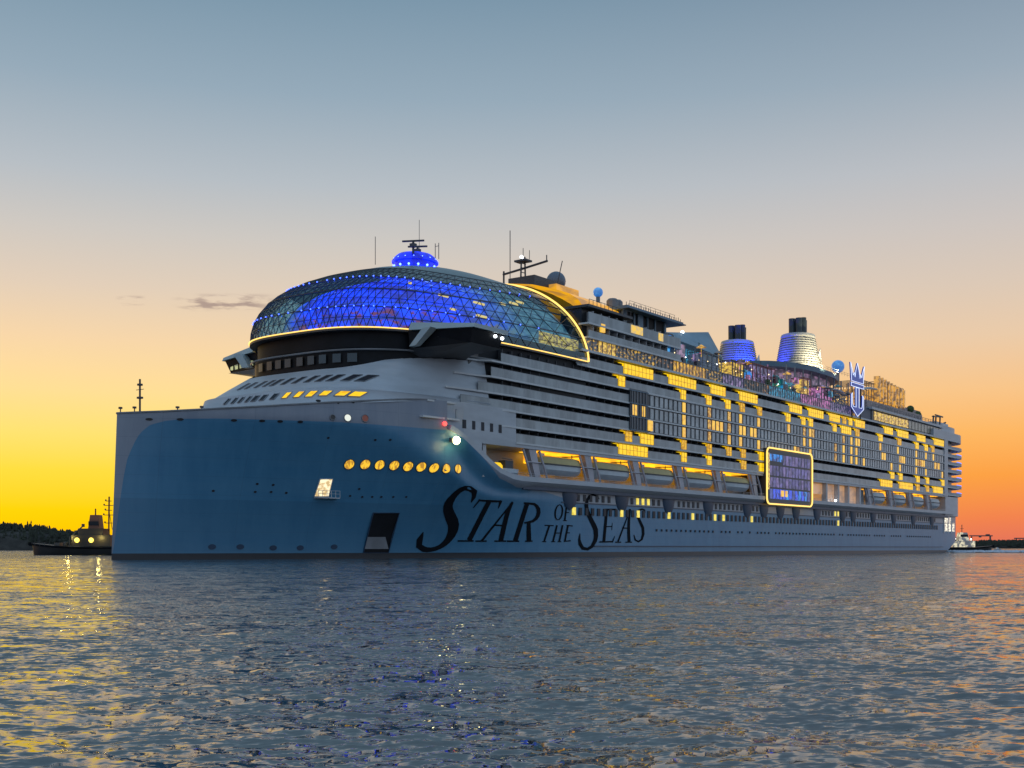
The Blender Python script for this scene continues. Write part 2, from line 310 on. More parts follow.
LETTERS=[[[(58.72,9.88,58.47,9.96),(59.22,10.74,58.24,10.93),(59.01,11.97,57.88,11.51),(57.22,12.68,57.04,11.8),(55.59,12.72,56.12,11.93),(54.8,12.47,55.7,11.79),(54.19,12.11,55.21,11.49),(53.61,11.58,54.85,10.99),(53.21,11.0,54.59,10.39),(52.84,10.41,54.53,9.79),(52.61,9.75,54.6,9.28),(52.66,9.02,54.8,8.94),(52.96,8.25,55.04,8.63),(53.52,7.48,55.57,8.17),(54.12,6.77,56.21,7.6),(54.65,6.2,56.94,6.94),(55.02,5.81,57.57,6.03),(55.28,5.35,57.75,5.04),(55.44,4.71,57.52,4.18),(55.41,4.27,57.22,3.6),(55.33,3.77,56.81,3.07),(55.14,3.32,56.35,2.61),(54.84,2.92,55.83,2.21),(54.47,2.57,55.25,1.88),(54.05,2.29,54.63,1.6),(53.26,2.0,53.7,1.29),(52.48,1.87,52.73,1.1),(51.75,1.92,51.82,1.02),(51.2,2.06,50.82,1.1),(50.52,2.38,49.35,1.87),(50.48,2.99,49.19,3.25),(50.45,3.72,49.69,3.97),(50.29,4.55,50.13,4.6)]],[[(60.16,10.19,60.05,10.47),(60.74,10.16,60.6,10.47),(61.55,10.12,61.41,10.46),(62.52,10.09,62.33,10.46),(63.42,10.07,63.19,10.46),(64.58,10.08,64.39,10.46),(65.74,10.12,65.58,10.46),(66.6,10.15,66.44,10.47)],[(60.31,10.57,60.72,10.4),(60.04,10.04,60.38,9.9),(59.76,9.52,60.05,9.41),(59.49,9.0,59.71,8.91)],[(65.99,10.55,66.81,10.41),(66.07,9.8,66.61,9.71),(66.16,9.05,66.36,9.01)],[(62.36,10.37,63.67,10.03),(62.25,9.87,63.56,9.53),(62.14,9.37,63.41,9.02),(62.02,8.87,63.3,8.52),(61.91,8.37,63.15,8.01),(61.76,7.87,62.99,7.51),(61.65,7.37,62.88,7.0),(61.49,6.86,62.73,6.5),(61.34,6.36,62.54,5.99),(61.19,5.86,62.39,5.49),(61.04,5.36,62.2,4.98),(60.88,4.86,62.05,4.48),(60.69,4.35,61.85,3.97),(60.5,3.85,61.66,3.46),(60.31,3.35,61.43,2.96)],[(58.28,2.92,58.2,3.19),(59.01,2.92,58.93,3.19),(59.78,2.93,59.7,3.19),(60.51,2.93,60.47,3.2),(61.29,2.93,61.21,3.2),(62.06,2.93,62.02,3.21)]],[[(69.85,10.39,70.2,10.26),(69.44,9.93,69.79,9.8),(69.02,9.47,69.42,9.33),(68.65,9.02,69.05,8.87),(68.27,8.57,68.68,8.41),(67.9,8.12,68.31,7.95),(67.49,7.66,67.9,7.49),(67.11,7.21,67.57,7.04),(66.74,6.77,67.21,6.58),(66.37,6.32,66.84,6.12),(66.0,5.87,66.47,5.67),(65.63,5.42,66.1,5.21),(65.25,4.98,65.74,4.76),(64.88,4.53,65.37,4.31),(64.51,4.09,65.01,3.86),(64.14,3.64,64.64,3.4),(63.78,3.2,64.28,2.95)],[(69.61,10.4,70.27,10.24),(69.41,10.09,70.23,9.89),(69.11,9.64,70.12,9.4),(68.83,9.01,69.99,8.78),(68.63,8.21,69.94,7.98),(68.59,7.73,69.91,7.54),(68.54,7.17,69.87,6.98),(68.52,6.54,69.86,6.36),(68.51,5.88,69.81,5.7),(68.46,5.22,69.81,5.04),(68.45,4.59,69.76,4.41),(68.37,4.02,69.69,3.83),(68.35,3.55,69.66,3.35),(68.3,3.2,69.61,3.0)],[(66.44,5.84,66.37,6.13),(67.25,5.82,67.18,6.12),(68.1,5.81,68.02,6.1),(68.9,5.79,68.83,6.09),(69.75,5.78,69.68,6.07)],[(62.46,2.91,62.38,3.16),(63.38,2.91,63.34,3.17),(64.35,2.91,64.31,3.17),(65.32,2.92,65.28,3.17)],[(67.29,2.93,67.21,3.18),(68.05,2.93,68.01,3.19),(68.86,2.93,68.78,3.19),(69.67,2.93,69.59,3.19),(70.44,2.94,70.4,3.2)]],[[(73.9,10.38,75.31,10.17),(73.8,9.83,75.2,9.62),(73.7,9.28,75.06,9.07),(73.59,8.73,74.96,8.51),(73.45,8.18,74.82,7.96),(73.35,7.63,74.72,7.41),(73.25,7.09,74.57,6.85),(73.1,6.54,74.43,6.3),(73.0,5.99,74.29,5.75),(72.86,5.44,74.15,5.2),(72.71,4.89,74.0,4.64),(72.57,4.34,73.86,4.09),(72.43,3.79,73.72,3.54),(72.28,3.24,73.54,2.99)],[(73.54,10.07,73.46,10.34),(75.3,10.12,75.21,10.4)],[(74.71,9.96,74.58,10.29),(75.71,9.98,75.65,10.38),(76.82,9.89,77.01,10.35),(77.46,9.56,78.15,9.97),(77.9,9.13,79.01,9.37),(78.08,8.61,79.35,8.58),(78.01,8.05,79.19,7.79),(77.69,7.55,78.49,7.13),(77.06,7.11,77.46,6.66),(75.81,6.82,76.02,6.45),(74.69,6.67,74.83,6.37)],[(75.53,6.72,76.63,6.74),(75.6,6.23,76.76,6.24),(75.7,5.52,76.94,5.54),(75.81,4.83,77.12,4.85),(75.93,4.18,77.26,4.21),(76.05,3.55,77.4,3.58),(76.1,3.12,77.49,3.15)],[(70.62,2.91,70.54,3.19),(71.45,2.91,71.41,3.19),(72.32,2.92,72.28,3.2),(73.19,2.92,73.15,3.2),(74.06,2.92,74.02,3.21)],[(75.75,2.93,75.71,3.21),(76.8,2.93,76.76,3.22),(77.86,2.94,77.82,3.22)]],[[(86.3,8.82,86.87,8.77),(86.2,8.26,86.71,8.18),(85.93,7.8,86.36,7.66),(85.59,7.48,85.84,7.32),(85.26,7.35,85.26,7.21),(84.94,7.46,84.69,7.3),(84.66,7.75,84.21,7.65),(84.49,8.19,83.93,8.15),(84.42,8.72,83.85,8.75),(84.53,9.26,83.97,9.34),(84.75,9.73,84.32,9.85),(85.09,10.04,84.84,10.2),(85.46,10.18,85.42,10.32),(85.78,10.07,86.03,10.23),(86.07,9.79,86.51,9.89),(86.27,9.34,86.83,9.38),(86.3,8.79,86.87,8.8)]],[[(87.58,10.21,88.15,10.19),(87.54,9.61,88.11,9.59),(87.45,9.01,88.07,8.99),(87.41,8.42,87.98,8.39),(87.37,7.82,87.94,7.79),(87.29,7.22,87.9,7.19)],[(87.26,10.06,87.27,10.23),(88.38,10.02,88.39,10.22),(89.5,9.98,89.52,10.2)],[(87.79,8.69,87.75,8.87),(88.94,8.72,88.94,8.9)],[(87.08,7.08,87.03,7.23),(88.29,7.1,88.29,7.25)]],[[(81.07,6.05,81.08,6.27),(82.04,6.04,82.04,6.26),(83.0,6.03,83.01,6.24),(84.01,6.02,83.98,6.23)],[(82.36,6.2,82.93,6.09),(82.12,5.57,82.64,5.47),(81.83,4.95,82.4,4.85),(81.59,4.33,82.15,4.23),(81.34,3.71,81.87,3.6),(81.1,3.09,81.62,2.98)],[(80.71,2.91,80.71,3.08),(82.01,2.91,82.01,3.09)]],[[(84.8,6.26,85.38,6.18),(84.63,5.62,85.2,5.54),(84.41,4.98,84.99,4.9),(84.24,4.34,84.81,4.26),(84.02,3.71,84.6,3.63),(83.85,3.07,84.42,2.99)],[(86.65,6.32,87.23,6.25),(86.49,5.67,87.07,5.6),(86.33,5.02,86.91,4.95),(86.17,4.37,86.75,4.3),(86.01,3.72,86.59,3.65),(85.8,3.07,86.38,3.0)],[(84.64,4.59,84.64,4.79),(86.57,4.61,86.53,4.81)],[(83.58,2.92,83.53,3.09),(84.82,2.92,84.82,3.1)],[(85.6,2.93,85.6,3.1),(86.76,2.93,86.76,3.11)]],[[(88.45,6.34,89.07,6.28),(88.29,5.69,88.91,5.63),(88.13,5.03,88.76,4.97),(87.97,4.38,88.56,4.32),(87.82,3.73,88.4,3.66),(87.62,3.08,88.24,3.01)],[(88.3,6.17,88.31,6.37),(89.31,6.09,89.33,6.31),(90.33,6.02,90.39,6.26)],[(88.43,4.67,88.39,4.87),(89.51,4.68,89.47,4.88)],[(87.61,2.96,87.56,3.16),(88.76,3.03,88.7,3.26),(89.91,3.1,89.81,3.36)]],[[(100.07,11.8,99.88,11.72),(99.44,12.55,99.02,12.25),(97.45,12.8,97.53,12.42),(95.97,12.5,96.54,12.16),(94.74,11.56,95.86,11.39),(94.3,10.27,95.72,10.27),(94.51,9.57,95.95,9.78),(94.87,8.94,96.26,9.23),(95.3,8.31,96.73,8.68),(95.85,7.7,97.24,8.11),(96.4,7.1,97.85,7.53),(96.94,6.5,98.46,6.94),(97.44,5.92,99.07,6.32),(97.82,5.43,99.56,5.62),(98.05,4.31,99.68,4.32),(97.98,3.78,99.48,3.61),(97.78,3.26,99.05,2.93),(96.9,2.28,97.77,1.83),(95.7,1.84,95.93,1.25),(94.49,2.01,93.79,1.42),(93.74,2.71,92.6,2.43),(93.3,3.44,92.41,3.39),(93.19,4.09,92.63,4.12),(93.14,4.68,92.89,4.7)]],[[(102.35,9.83,103.44,9.81),(102.27,9.16,103.32,9.13),(102.14,8.48,103.25,8.46),(102.06,7.81,103.13,7.78),(101.94,7.14,103.05,7.1),(101.82,6.46,102.93,6.43),(101.74,5.79,102.81,5.75),(101.62,5.12,102.73,5.08),(101.54,4.45,102.61,4.4),(101.41,3.77,102.53,3.73),(101.29,3.1,102.41,3.05)],[(102.02,9.55,101.98,9.9),(103.57,9.59,103.53,9.94),(105.12,9.63,105.12,9.99),(106.73,9.67,106.73,10.03)],[(106.3,9.92,106.79,9.91),(106.23,9.1,106.55,9.09),(106.15,8.28,106.34,8.27)],[(102.56,6.08,102.55,6.29),(103.85,6.12,103.8,6.33),(105.09,6.17,105.09,6.38)],[(105.04,7.02,105.23,7.01),(104.91,6.27,105.15,6.26),(104.83,5.51,105.03,5.51)],[(100.17,2.88,100.16,3.16),(101.47,2.89,101.47,3.18),(102.78,2.91,102.78,3.2),(104.14,2.92,104.09,3.23),(105.45,2.93,105.45,3.25)],[(105.56,3.04,105.06,3.14),(105.89,3.65,105.57,3.72),(106.26,4.27,106.07,4.3)]],[[(112.3,10.1,112.66,10.05),(111.85,9.46,112.22,9.4),(111.36,8.83,111.78,8.76),(110.92,8.2,111.35,8.12),(110.43,7.56,110.91,7.49),(109.98,6.94,110.47,6.85),(109.49,6.31,110.03,6.22),(109.05,5.68,109.6,5.59),(108.6,5.06,109.16,4.95),(108.11,4.44,108.72,4.33),(107.67,3.82,108.29,3.7),(107.18,3.2,107.85,3.07)],[(111.93,10.13,112.73,10.11),(111.86,9.65,112.67,9.63),(111.67,8.97,112.59,8.95),(111.53,8.18,112.52,8.15),(111.35,7.35,112.45,7.34),(111.28,6.59,112.4,6.59),(111.27,5.83,112.44,5.85),(111.27,5.01,112.5,5.05),(111.33,4.24,112.57,4.27),(111.39,3.57,112.67,3.61),(111.44,3.1,112.69,3.13)],[(109.11,5.85,109.11,6.1),(110.47,5.87,110.47,6.12),(111.84,5.88,111.84,6.14)],[(106.38,2.87,106.38,3.11),(108.79,2.87,108.79,3.12)],[(110.57,2.88,110.57,3.13),(111.93,2.88,111.93,3.14),(113.3,2.89,113.3,3.14)]],[[(118.98,9.48,118.72,9.44),(118.85,10.14,118.29,9.88),(117.55,10.41,117.55,10.0),(115.95,10.1,116.56,9.8),(115.06,9.22,116.06,9.19),(115.43,8.2,116.43,8.39),(116.41,7.09,117.47,7.34),(117.33,6.05,118.51,6.21),(117.51,4.86,118.68,4.82),(117.08,3.75,117.87,3.52),(116.01,3.32,116.03,2.95),(114.97,3.63,114.36,3.43),(114.23,4.64,113.93,4.6)]]]
LIT={'top':[(108.2,120.6),(127.8,140.8),(148.5,156.2),(164.3,174.6),(195.2,203.4),(208.4,219.0),(224.0,231.8),(234.1,237.1),(239.1,242.2),(244.5,252.6),(270.8,278.7),(283.6,294.4),(303.9,312.8),(323.1,334.4)],'second':[(105.8,108.8),(133.3,136.0),(146.0,148.9),(156.2,159.2),(164.3,167.2),(174.7,177.5),(192.6,195.8),(203.2,206.1),(208.4,211.5),(226.3,229.4),(233.2,241.0),(244.7,248.2),(265.3,269.1),(283.5,287.3),(301.9,305.6),(312.2,315.9),(320.2,323.4)],'w1':[(133.5,135.9),(146.1,148.7),(156.4,159.0),(164.3,166.9),(174.9,177.1),(193.0,195.2),(203.6,205.8),(208.8,211.2),(211.6,213.6),(234.5,236.8),(239.9,242.1),(245.0,247.1),(247.5,249.1),(266.3,268.4),(284.2,286.6),(302.0,304.5),(312.9,315.6),(320.6,323.4)],'w2':[(133.4,135.6),(146.1,148.4),(148.9,150.8),(151.4,153.4),(154.1,156.2),(156.7,158.7),(164.8,166.6),(167.2,169.1),(170.0,171.8),(172.5,174.4),(203.7,205.9),(209.1,211.3),(227.3,229.2),(234.6,236.6),(240.3,242.4),(245.5,247.5),(269.1,274.0),(284.6,291.8),(302.3,314.4),(323.6,330.8)],'w3':[(133.5,135.4),(146.4,148.3),(156.8,158.7),(164.9,166.8),(175.2,177.2),(198.9,202.7),(209.5,211.3),(227.8,229.3),(235.0,237.1),(239.9,242.4),(245.5,248.0),(250.8,252.7),(276.7,278.7),(285.4,287.3),(303.2,305.0),(313.7,315.5),(331.7,333.9)],'b1':[(108.6,111.7),(115.2,120.8),(133.6,136.3),(146.3,149.0),(156.8,159.7),(164.9,167.8),(175.5,179.5),(276.7,280.4),(285.0,288.6),(303.0,306.7),(313.8,317.3),(332.0,335.4)],'b2':[(106.1,118.2),(133.6,136.4),(146.4,149.0),(164.9,168.1),(175.5,179.5),(267.2,278.2),(285.4,299.0),(303.0,306.7),(313.8,317.3),(322.2,333.1)]}
D={'anchor': [(39.68, 7.69), (44.51, 7.78), (43.85, 0.94), (39.02, 0.96)],
 'anchor_in': [(39.41, 3.65), (42.84, 3.68), (43.78, 1.63), (39.15, 1.63)],
 'balc': [(28.82, 10.0), (32.21, 10.09)],
 'curve': [(4.38, 20.35), (3.3, 19.11), (2.59, 17.29), (1.94, 15.02), (1.4, 11.26), (0.93, 6.75), (0.39, 2.25), (6.03, 21.0), (8.33, 21.39), (10.13, 21.54)],
 'door': [(29.11, 12.98), (31.2, 13.05), (31.21, 10.22), (28.78, 10.16)],
 'fair': [(4.23, 21.17), (7.75, 21.29), (14.42, 21.44), (18.19, 21.55), (20.71, 21.6), (23.64, 21.69), (26.35, 25.18)],
 'fittings': [(13.25, 10.63),
              (19.41, 11.88),
              (21.86, 11.8),
              (19.33, 10.63),
              (21.74, 10.69),
              (24.12, 10.6),
              (36.16, 11.58),
              (34.88, 10.4),
              (37.04, 10.29),
              (38.8, 10.34),
              (40.43, 10.38),
              (42.59, 10.43),
              (44.95, 10.49),
              (28.65, 19.47),
              (32.03, 25.34),
              (29.52, 25.08),
              (38.85, 19.67),
              (36.43, 19.55),
              (27.76, 1.8),
              (23.31, 1.8),
              (18.14, 1.96),
              (13.91, 1.96),
              (33.61, 1.97)],
 'flood': (51.52, 19.93),
 'hearts': [89.0, 109.0, 129.4, 149.0, 170.7, 180.7, 191.2, 201.7, 216.8, 236.6, 245.4, 263.0, 282.6, 302.8, 323.6],
 'portholes': [(33.36, 15.47), (36.05, 15.58), (38.5, 15.6), (41.0, 15.61), (43.44, 15.54), (45.72, 15.54), (48.02, 15.46), (50.41, 15.47), (53.17, 15.52)],
 'red': (49.29, 23.01),
 'round': [(31.07, 22.77), (34.06, 22.88), (28.6, 22.69)],
 'win_low': [90.4, 123.3, 133.5, 143.3, 148.5, 159.2, 231.0, 358.6]}
NOSE = [(22.9,24.3),(25,25.6),(27.7,27.9),(27.9,28.8),(30,32.2),(33,37.3),(36.6,41.5)]
SN = [(22.9,4.6),(27,4.2),(33,3.5),(37,3.3)]
def shell_a(z): return 97-lerp_tab(NOSE, z)
def shell_u(s, z):
    a = shell_a(z); n = lerp_tab(SN, z); t = (97-s)/a
    if t >= 1: return 0
    return 24.25*(1-max(t,0)**n)**(1/n)
def shell_pt(tau, z, off=0.):           # tau -1..1 starboard..port
    a = shell_a(z); n = lerp_tab(SN, z)
    pm_ = math.acos(((97-62)/a)**(n/2)); ph = tau*pm_
    s = 97-a*math.cos(ph)**(2/n); u = 24.25*math.copysign(abs(math.sin(ph))**(2/n), ph)
    if off:
        g1 = n*((97-s)/a)**(n-1)/a if s < 97 else 0; g2 = n*(abs(u)/24.25)**(n-1)/24.25
        L = math.hypot(g1, g2) or 1
        s -= g1/L*off; u += math.copysign(g2/L*off, u)
    return s, u
def dome_pt(phi, R_, k=1.0, z0=39.2):
    c, s_ = math.cos(phi), math.sin(phi); p = 1.8+.5*c*c
    return 94-57.5*k*R_*abs(c)**(2/3.2), 24.4*k*R_*math.copysign(abs(s_)**(2/3.2), s_), z0+18.2*k*max(0,(1-R_**p))**(1/p)
# ------------------------------------------------------------------ ship hull form (metres: s aft of the stem, u to port, z above water)
THS = math.atan(873/1200.)
SHIP = empty('cruise_ship', (-59.9, 179.4, 0), math.atan2(math.cos(THS), math.sin(THS)))
tag(SHIP, 'giant cruise ship with blue hull, lit glass dome and rows of yellow lit cabins', 'cruise ship')
def P(s, u, z): return (s, -u, z)
def sb(mb, s0, s1, u0, u1, z0, z1, mi=0): return mb.box(s0, s1, -u1, -u0, z0, z1, mi)
def outl(s, b=24.3, s1=344., a=21., n=3.):       # deck outline towards the stern
    if s <= s1: return b
    t = min(1, (s-s1)/a); return b*(1-t**n)**(1/n)
def rail_path(s0, s1, b=24.3, a=29., st=4.):
    pts = []; s = s0
    while s < min(s1, 337): pts.append((s, b)); s += 25
    pts.append((min(s1, 337), b))
    if s1 > 337: pts += corner(b, 350, 16)
    return pts
def corner(b, c0, a, n=3., m=14):
    return [(c0+a*math.sin(PI/2*k/m), b*(1-math.sin(PI/2*k/m)**n)**(1/n)) for k in range(0, m+1)]
def ribbon(mb, path, z0, z1, th=.12, mi=0):        # upright wall along a plan path, thickness inward
    vs = []; n = len(path)
    for i, (s, u) in enumerate(path):
        a = path[max(i-1,0)]; b = path[min(i+1,n-1)]
        dx, dy = b[0]-a[0], b[1]-a[1]; L = math.hypot(dx, dy) or 1
        nx, ny = dy/L, -dx/L            # inward (towards the centreline for a port path running aft)
        vs += [P(s,u,z0), P(s,u,z1), P(s+nx*th*-1 if False else s-abs(nx)*0+nx*th*0+(-dy/L*-1)*0, u, z1)] if False else [P(s,u,z0), P(s,u,z1), P(s+dy/L*th, u-dx/L*th, z1), P(s+dy/L*th, u-dx/L*th, z0)]
    fs = [(0,1,2,3), tuple((n-1)*4+k for k in (3,2,1,0))]
    for i in range(n-1):
        for k in range(4): fs.append((i*4+k, i*4+(k+1)%4, (i+1)*4+(k+1)%4, (i+1)*4+k))
    return mb.add(vs, fs, mi)
def deckplate(mb, path, z0, z1, mi=0, fwd=None):   # full-width plate from a port path
    poly = [(s, -u) for s, u in path]+[(s, u) for s, u in reversed(path) if u > .01]
    return mb.prism(poly, z0, z1, mi)

# --- hull material: white upper works and stem, blue below, the boundary a long curve
hm = bpy.data.materials.new('hull paint'); hm.use_nodes = True; nt = hm.node_tree; b = nt.nodes['Principled BSDF']
tc = N(nt, 'ShaderNodeTexCoord'); sp = N(nt, 'ShaderNodeSeparateXYZ'); nt.links.new(tc.outputs['Object'], sp.inputs[0])
fc = N(nt, 'ShaderNodeFloatCurve'); nt.links.new(math_n(nt, 'DIVIDE', sp.outputs[0], 100.), fc.inputs[1])
cu = fc.mapping.curves[0]
BC = [(0,0),(.0039,2.25),(.0093,6.75),(.0140,11.26),(.0194,15.02),(.0259,17.3),(.033,19.1),(.0438,20.35),(.0603,21.0),(.0833,21.4),(.12,21.6),(.30,22.0),(.52,22.0),(.58,18.3),(.64,14.4),(.70,13.0),(.80,12.6),(.92,10.8),(1,10.8)]
cu.points[0].location = (0, 0); cu.points[1].location = (1, 10.8/30)
for x, y in BC[1:-1]: cu.points.new(x, y/30)
for p_ in cu.points: p_.handle_type = 'VECTOR'
fc.mapping.update()
zl = math_n(nt, 'MULTIPLY', fc.outputs[0], 30.)
msk = mrange(nt, math_n(nt, 'SUBTRACT', sp.outputs[2], zl), -.06, .06)
mp = N(nt, 'ShaderNodeMapping'); nt.links.new(tc.outputs['Object'], mp.inputs[0]); mp.inputs['Scale'].default_value = (.35,.35,.05)
st = mrange(nt, noise(nt, mp.outputs[0], 1, 5, .65), .3, .7)
mp2 = N(nt, 'ShaderNodeMapping'); nt.links.new(tc.outputs['Object'], mp2.inputs[0]); mp2.inputs['Scale'].default_value = (.05,.05,.5)
st2 = mrange(nt, noise(nt, mp2.outputs[0], 1, 4, .6), .3, .7)
blue = mixc(nt, st, (.040,.175,.320,1), (.058,.212,.365,1)); blue = mixc(nt, math_n(nt,'MULTIPLY',st2,.35), blue, (.085,.235,.37,1))
whit = mixc(nt, st, (.20,.24,.31,1), (.25,.285,.35,1))
upper = mixc(nt, mrange(nt, sp.outputs[0], 60, 80), whit, (.30,.33,.37,1))
colr = mixc(nt, msk, blue, upper)
# plate seams (weld lines) 
def seam(v, per, w):
    f = math_n(nt, 'FRACT', math_n(nt, 'DIVIDE', v, per)); return mrange(nt, math_n(nt, 'ABSOLUTE', math_n(nt, 'SUBTRACT', f, .5)), w, 0.)
sm_ = math_n(nt, 'MAXIMUM', seam(sp.outputs[2], 2.85, .012), seam(sp.outputs[0], 11.5, .004))
colr = mixc(nt, math_n(nt, 'MULTIPLY', sm_, .38), colr, (.04,.07,.10,1))
# darker band low on the bow
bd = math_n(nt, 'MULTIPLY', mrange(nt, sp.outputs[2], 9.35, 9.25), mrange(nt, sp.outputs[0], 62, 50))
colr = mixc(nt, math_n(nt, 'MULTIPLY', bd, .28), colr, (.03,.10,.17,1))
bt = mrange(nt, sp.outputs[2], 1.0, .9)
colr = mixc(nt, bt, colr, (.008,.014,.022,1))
nt.links.new(colr, b.inputs['Base Color']); b.inputs['Roughness'].default_value = .34
bn = N(nt, 'ShaderNodeBump'); bn.inputs['Strength'].default_value = .24; bn.inputs['Distance'].default_value = .12
nt.links.new(noise(nt, tc.outputs['Object'], .55, 2), bn.inputs['Height']); nt.links.new(bn.outputs[0], b.inputs['Normal'])
M['hull'] = hm

def hull_top(s):
    if s < 50: return lerp_tab(SHEER, s)
    return lerp_tab(EDGE, s)
ss = [0,.25,.6,1,1.5,2.1,2.8,3.6,4.5,6,8,10,12.5,15,18,21,24,27,30,33,36,39,42,44,46,48,50,50.01]+[51+k for k in range(26)]+[80,84,88,92,96,100,105,110]+list(range(120,336,15))+[337,340,344,348,352,355,357.5,360]
NZ = 34
vs = []; prt = []
for s in ss:
    zt = hull_top(s) if s <= 50 else lerp_tab(EDGE, s)
    if s == 50: zt = 27.0
    s_eff = s
    zb = -1.5
    row = []
    for k in range(NZ+1):
        z = zb+(zt-zb)*k/NZ
        su = s_eff
        if s > 337:                      # raked counter: lower part ends earlier
            pass
        s0 = 1.0*max(z,0)/22
        x = max(s, s0) if s < 3 else s
        u = hull_u(x, z)
        if s > 335:
            if x > 337 and z < 7.2: x = 337+(x-337)*(.08+.92*(max(z,0)/7.2)**.8)
            u = outl(x, 23.5, s1=347., a=19.)
        row.append((x, u, z))
    prt.append(row)
hb = MB(); n = len(ss); w = NZ+1
for sg in (1, -1):
    hb.add([P(x, sg*u, z) for row in prt for x, u, z in row],
           [(i*w+j, (i+1)*w+j, (i+1)*w+j+1, i*w+j+1) for i in range(n-1) for j in range(NZ) if ss[i] != 50])
# deck (weather deck and boat deck) and transom
hb.add([P(*(r_[-1][0], sg*r_[-1][1], r_[-1][2])) for sg in (1,-1) for r_ in prt], [(i, i+1, n+i+1, n+i) for i in range(n-1)])
hb.add([P(x, sg*u, z) for sg in (1,-1) for x, u, z in prt[-1]], [(j, j+1, w+j+1, w+j) for j in range(NZ)])
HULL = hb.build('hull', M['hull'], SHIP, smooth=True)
# boot topping line kept in the paint; bow bulwark cap
mb = MB(); cap = [(s, max(.05, dk(max(s-1.0,0))), lerp_tab(SHEER, s)) for s in [1,1.5,2,3,4,6,8,10,13,16,20,24,28,32,36,40,44,48]]
for sg in (1,-1): mb.tube([P(s, sg*u, z+.05) for s, u, z in cap], .16, 5)
mb.build('bulwark_cap', M['steel'], SHIP)

def hpt(s, z, off=.05): # point on the port hull, pushed out
    u = hull_u(s, z); du = (hull_u(s+.3, z)-hull_u(s-.3, z))/.6; dzz = (hull_u(s, z+.3)-hull_u(s, z-.3))/.6
    nv = Vector((-du, 1, -dzz)).normalized()
    return P(s+nv.x*off, u+nv.y*off, z+nv.z*off)
# --- lettering painted on the hull
WORD = 'STAROFTHESEAS'
for ch, strokes in zip(WORD, LETTERS):
    mb = MB()
    for j, st_ in enumerate(strokes):
        vs = []
        for (a, b_, c_, d_) in st_: vs += [hpt(a, b_, .05+.004*j), hpt(c_, d_, .05+.004*j)]
        mb.add(vs, [(2*i, 2*i+1, 2*i+3, 2*i+2) for i in range(len(st_)-1)])
    mb.build('hull_letter', M['text'], HULL)
# --- discs on the hull
def disc(s, z, r, mat, name, off=.06, rs=None, n=16, rim=None, parent=None, fill=None):
    rs = rs or r; mb = MB()
    vs = [hpt(s, z, off)]+[hpt(s+rs*math.cos(2*PI*k/n), z+r*math.sin(2*PI*k/n), off) for k in range(n)]
    mb.add(vs, [(0, 1+k, 1+(k+1)%n) for k in range(n)])
    o = mb.build(name, mat, parent or SHIP, recalc=False)
    if rim:
        mb = MB(); mb.tube([hpt(s+rs*1.08*math.cos(2*PI*k/n), z+r*1.08*math.sin(2*PI*k/n), off) for k in range(n+1)], .07, 5); mb.build('rim', rim, o)
    return o
M['port'] = em('lit porthole', (1.0,.58,.03), 1.05, (.50,.24,.02), (2.2,2.2,.25), (.46,.56))
for s, z in D['portholes']: disc(s, z, .76, M['port'], 'porthole', rs=.80, rim=M['navy'])
for (s, z), mt in zip(D['round'], ('whitelamp2','rusty','darkhole')):
    if mt not in M: M[mt] = {'whitelamp2': em('white lit porthole', (.9,.95,.85), .9), 'rusty': em('dim red porthole', (.16,.03,.01), .5), 'darkhole': pm('dark hole', (.02,.025,.03), .3)}[mt]
    disc(s, z, .55 if mt!='darkhole' else .4, M[mt], 'round_window', rim=M['steel'])
M['fair'] = pm('black fairlead', (.006,.008,.012), .5)
for s, z in D['fair']: disc(s, z, .2, M['fair'], 'fairlead', rs=.42)
for i, (s, z) in enumerate(D['fittings']):
    disc(s, z, .17 if z > 3 else .42, M['fair'] if z > 3 else M['navy'], 'hull_opening' if z > 3 else 'thruster_mark', rs=.22 if z > 3 else .6)
# bow shell door, lit, with its little balcony
def quad(pts, mat, name, off=.07, nseg=5, frame=None, parent=None):
    mb = MB(); a, b_, c_, d_ = pts   # tl tr br bl
    def f(i, j):
        s = (a[0]*(1-i)+b_[0]*i)*(1-j)+(d_[0]*(1-i)+c_[0]*i)*j; z = (a[1]*(1-i)+b_[1]*i)*(1-j)+(d_[1]*(1-i)+c_[1]*i)*j
        return hpt(s, z, off)
    mb.grid(f, nseg, nseg); o = mb.build(name, mat, parent or SHIP, recalc=False)
    if frame:
        m2 = MB(); m2.tube([f(0,0), f(1,0), f(1,1), f(0,1), f(0,0)], .1, 5); m2.build('frame', frame, o)
    return o
M['doorlit'] = em('lit shell door', (1.,.85,.55), 1.25, (.55,.38,.16), (1.2,1.2,1.6), (.38,.6))
quad(D['door'], M['doorlit'], 'shell_door', frame=M['white2'])
mb = MB(); s0, z0 = D['balc'][0]; s1 = D['balc'][1][0]+.3
u0 = hull_u(30, 10)
mb.hexa([P(s0,hull_u(s0,z0)-.3,z0-.15),P(s1,hull_u(s1,z0)-.3,z0-.15),P(s1,hull_u(s1,z0)+1.0,z0-.15),P(s0,hull_u(s0,z0)+1.0,z0-.15)],[P(s0,hull_u(s0,z0)-.3,z0),P(s1,hull_u(s1,z0)-.3,z0),P(s1,hull_u(s1,z0)+1.0,z0),P(s0,hull_u(s0,z0)+1.0,z0)])
for zz in (.6, 1.1): mb.tube([P(s0,hull_u(s0,z0)+.95,z0+zz),P(s1,hull_u(s1,z0)+.95,z0+zz)], .04, 4)
for k in range(6):
    s = s0+(s1-s0)*k/5; mb.tube([P(s,hull_u(s,z0)+.95,z0),P(s,hull_u(s,z0)+.95,z0+1.1)], .04, 4)
mb.build('door_platform', M['white2'], SHIP)
o = quad(D['anchor'], M['black'], 'anchor_recess', frame=M['navy'])
quad(D['anchor_in'], M['steel'], 'fender_plate', off=.12, parent=o)
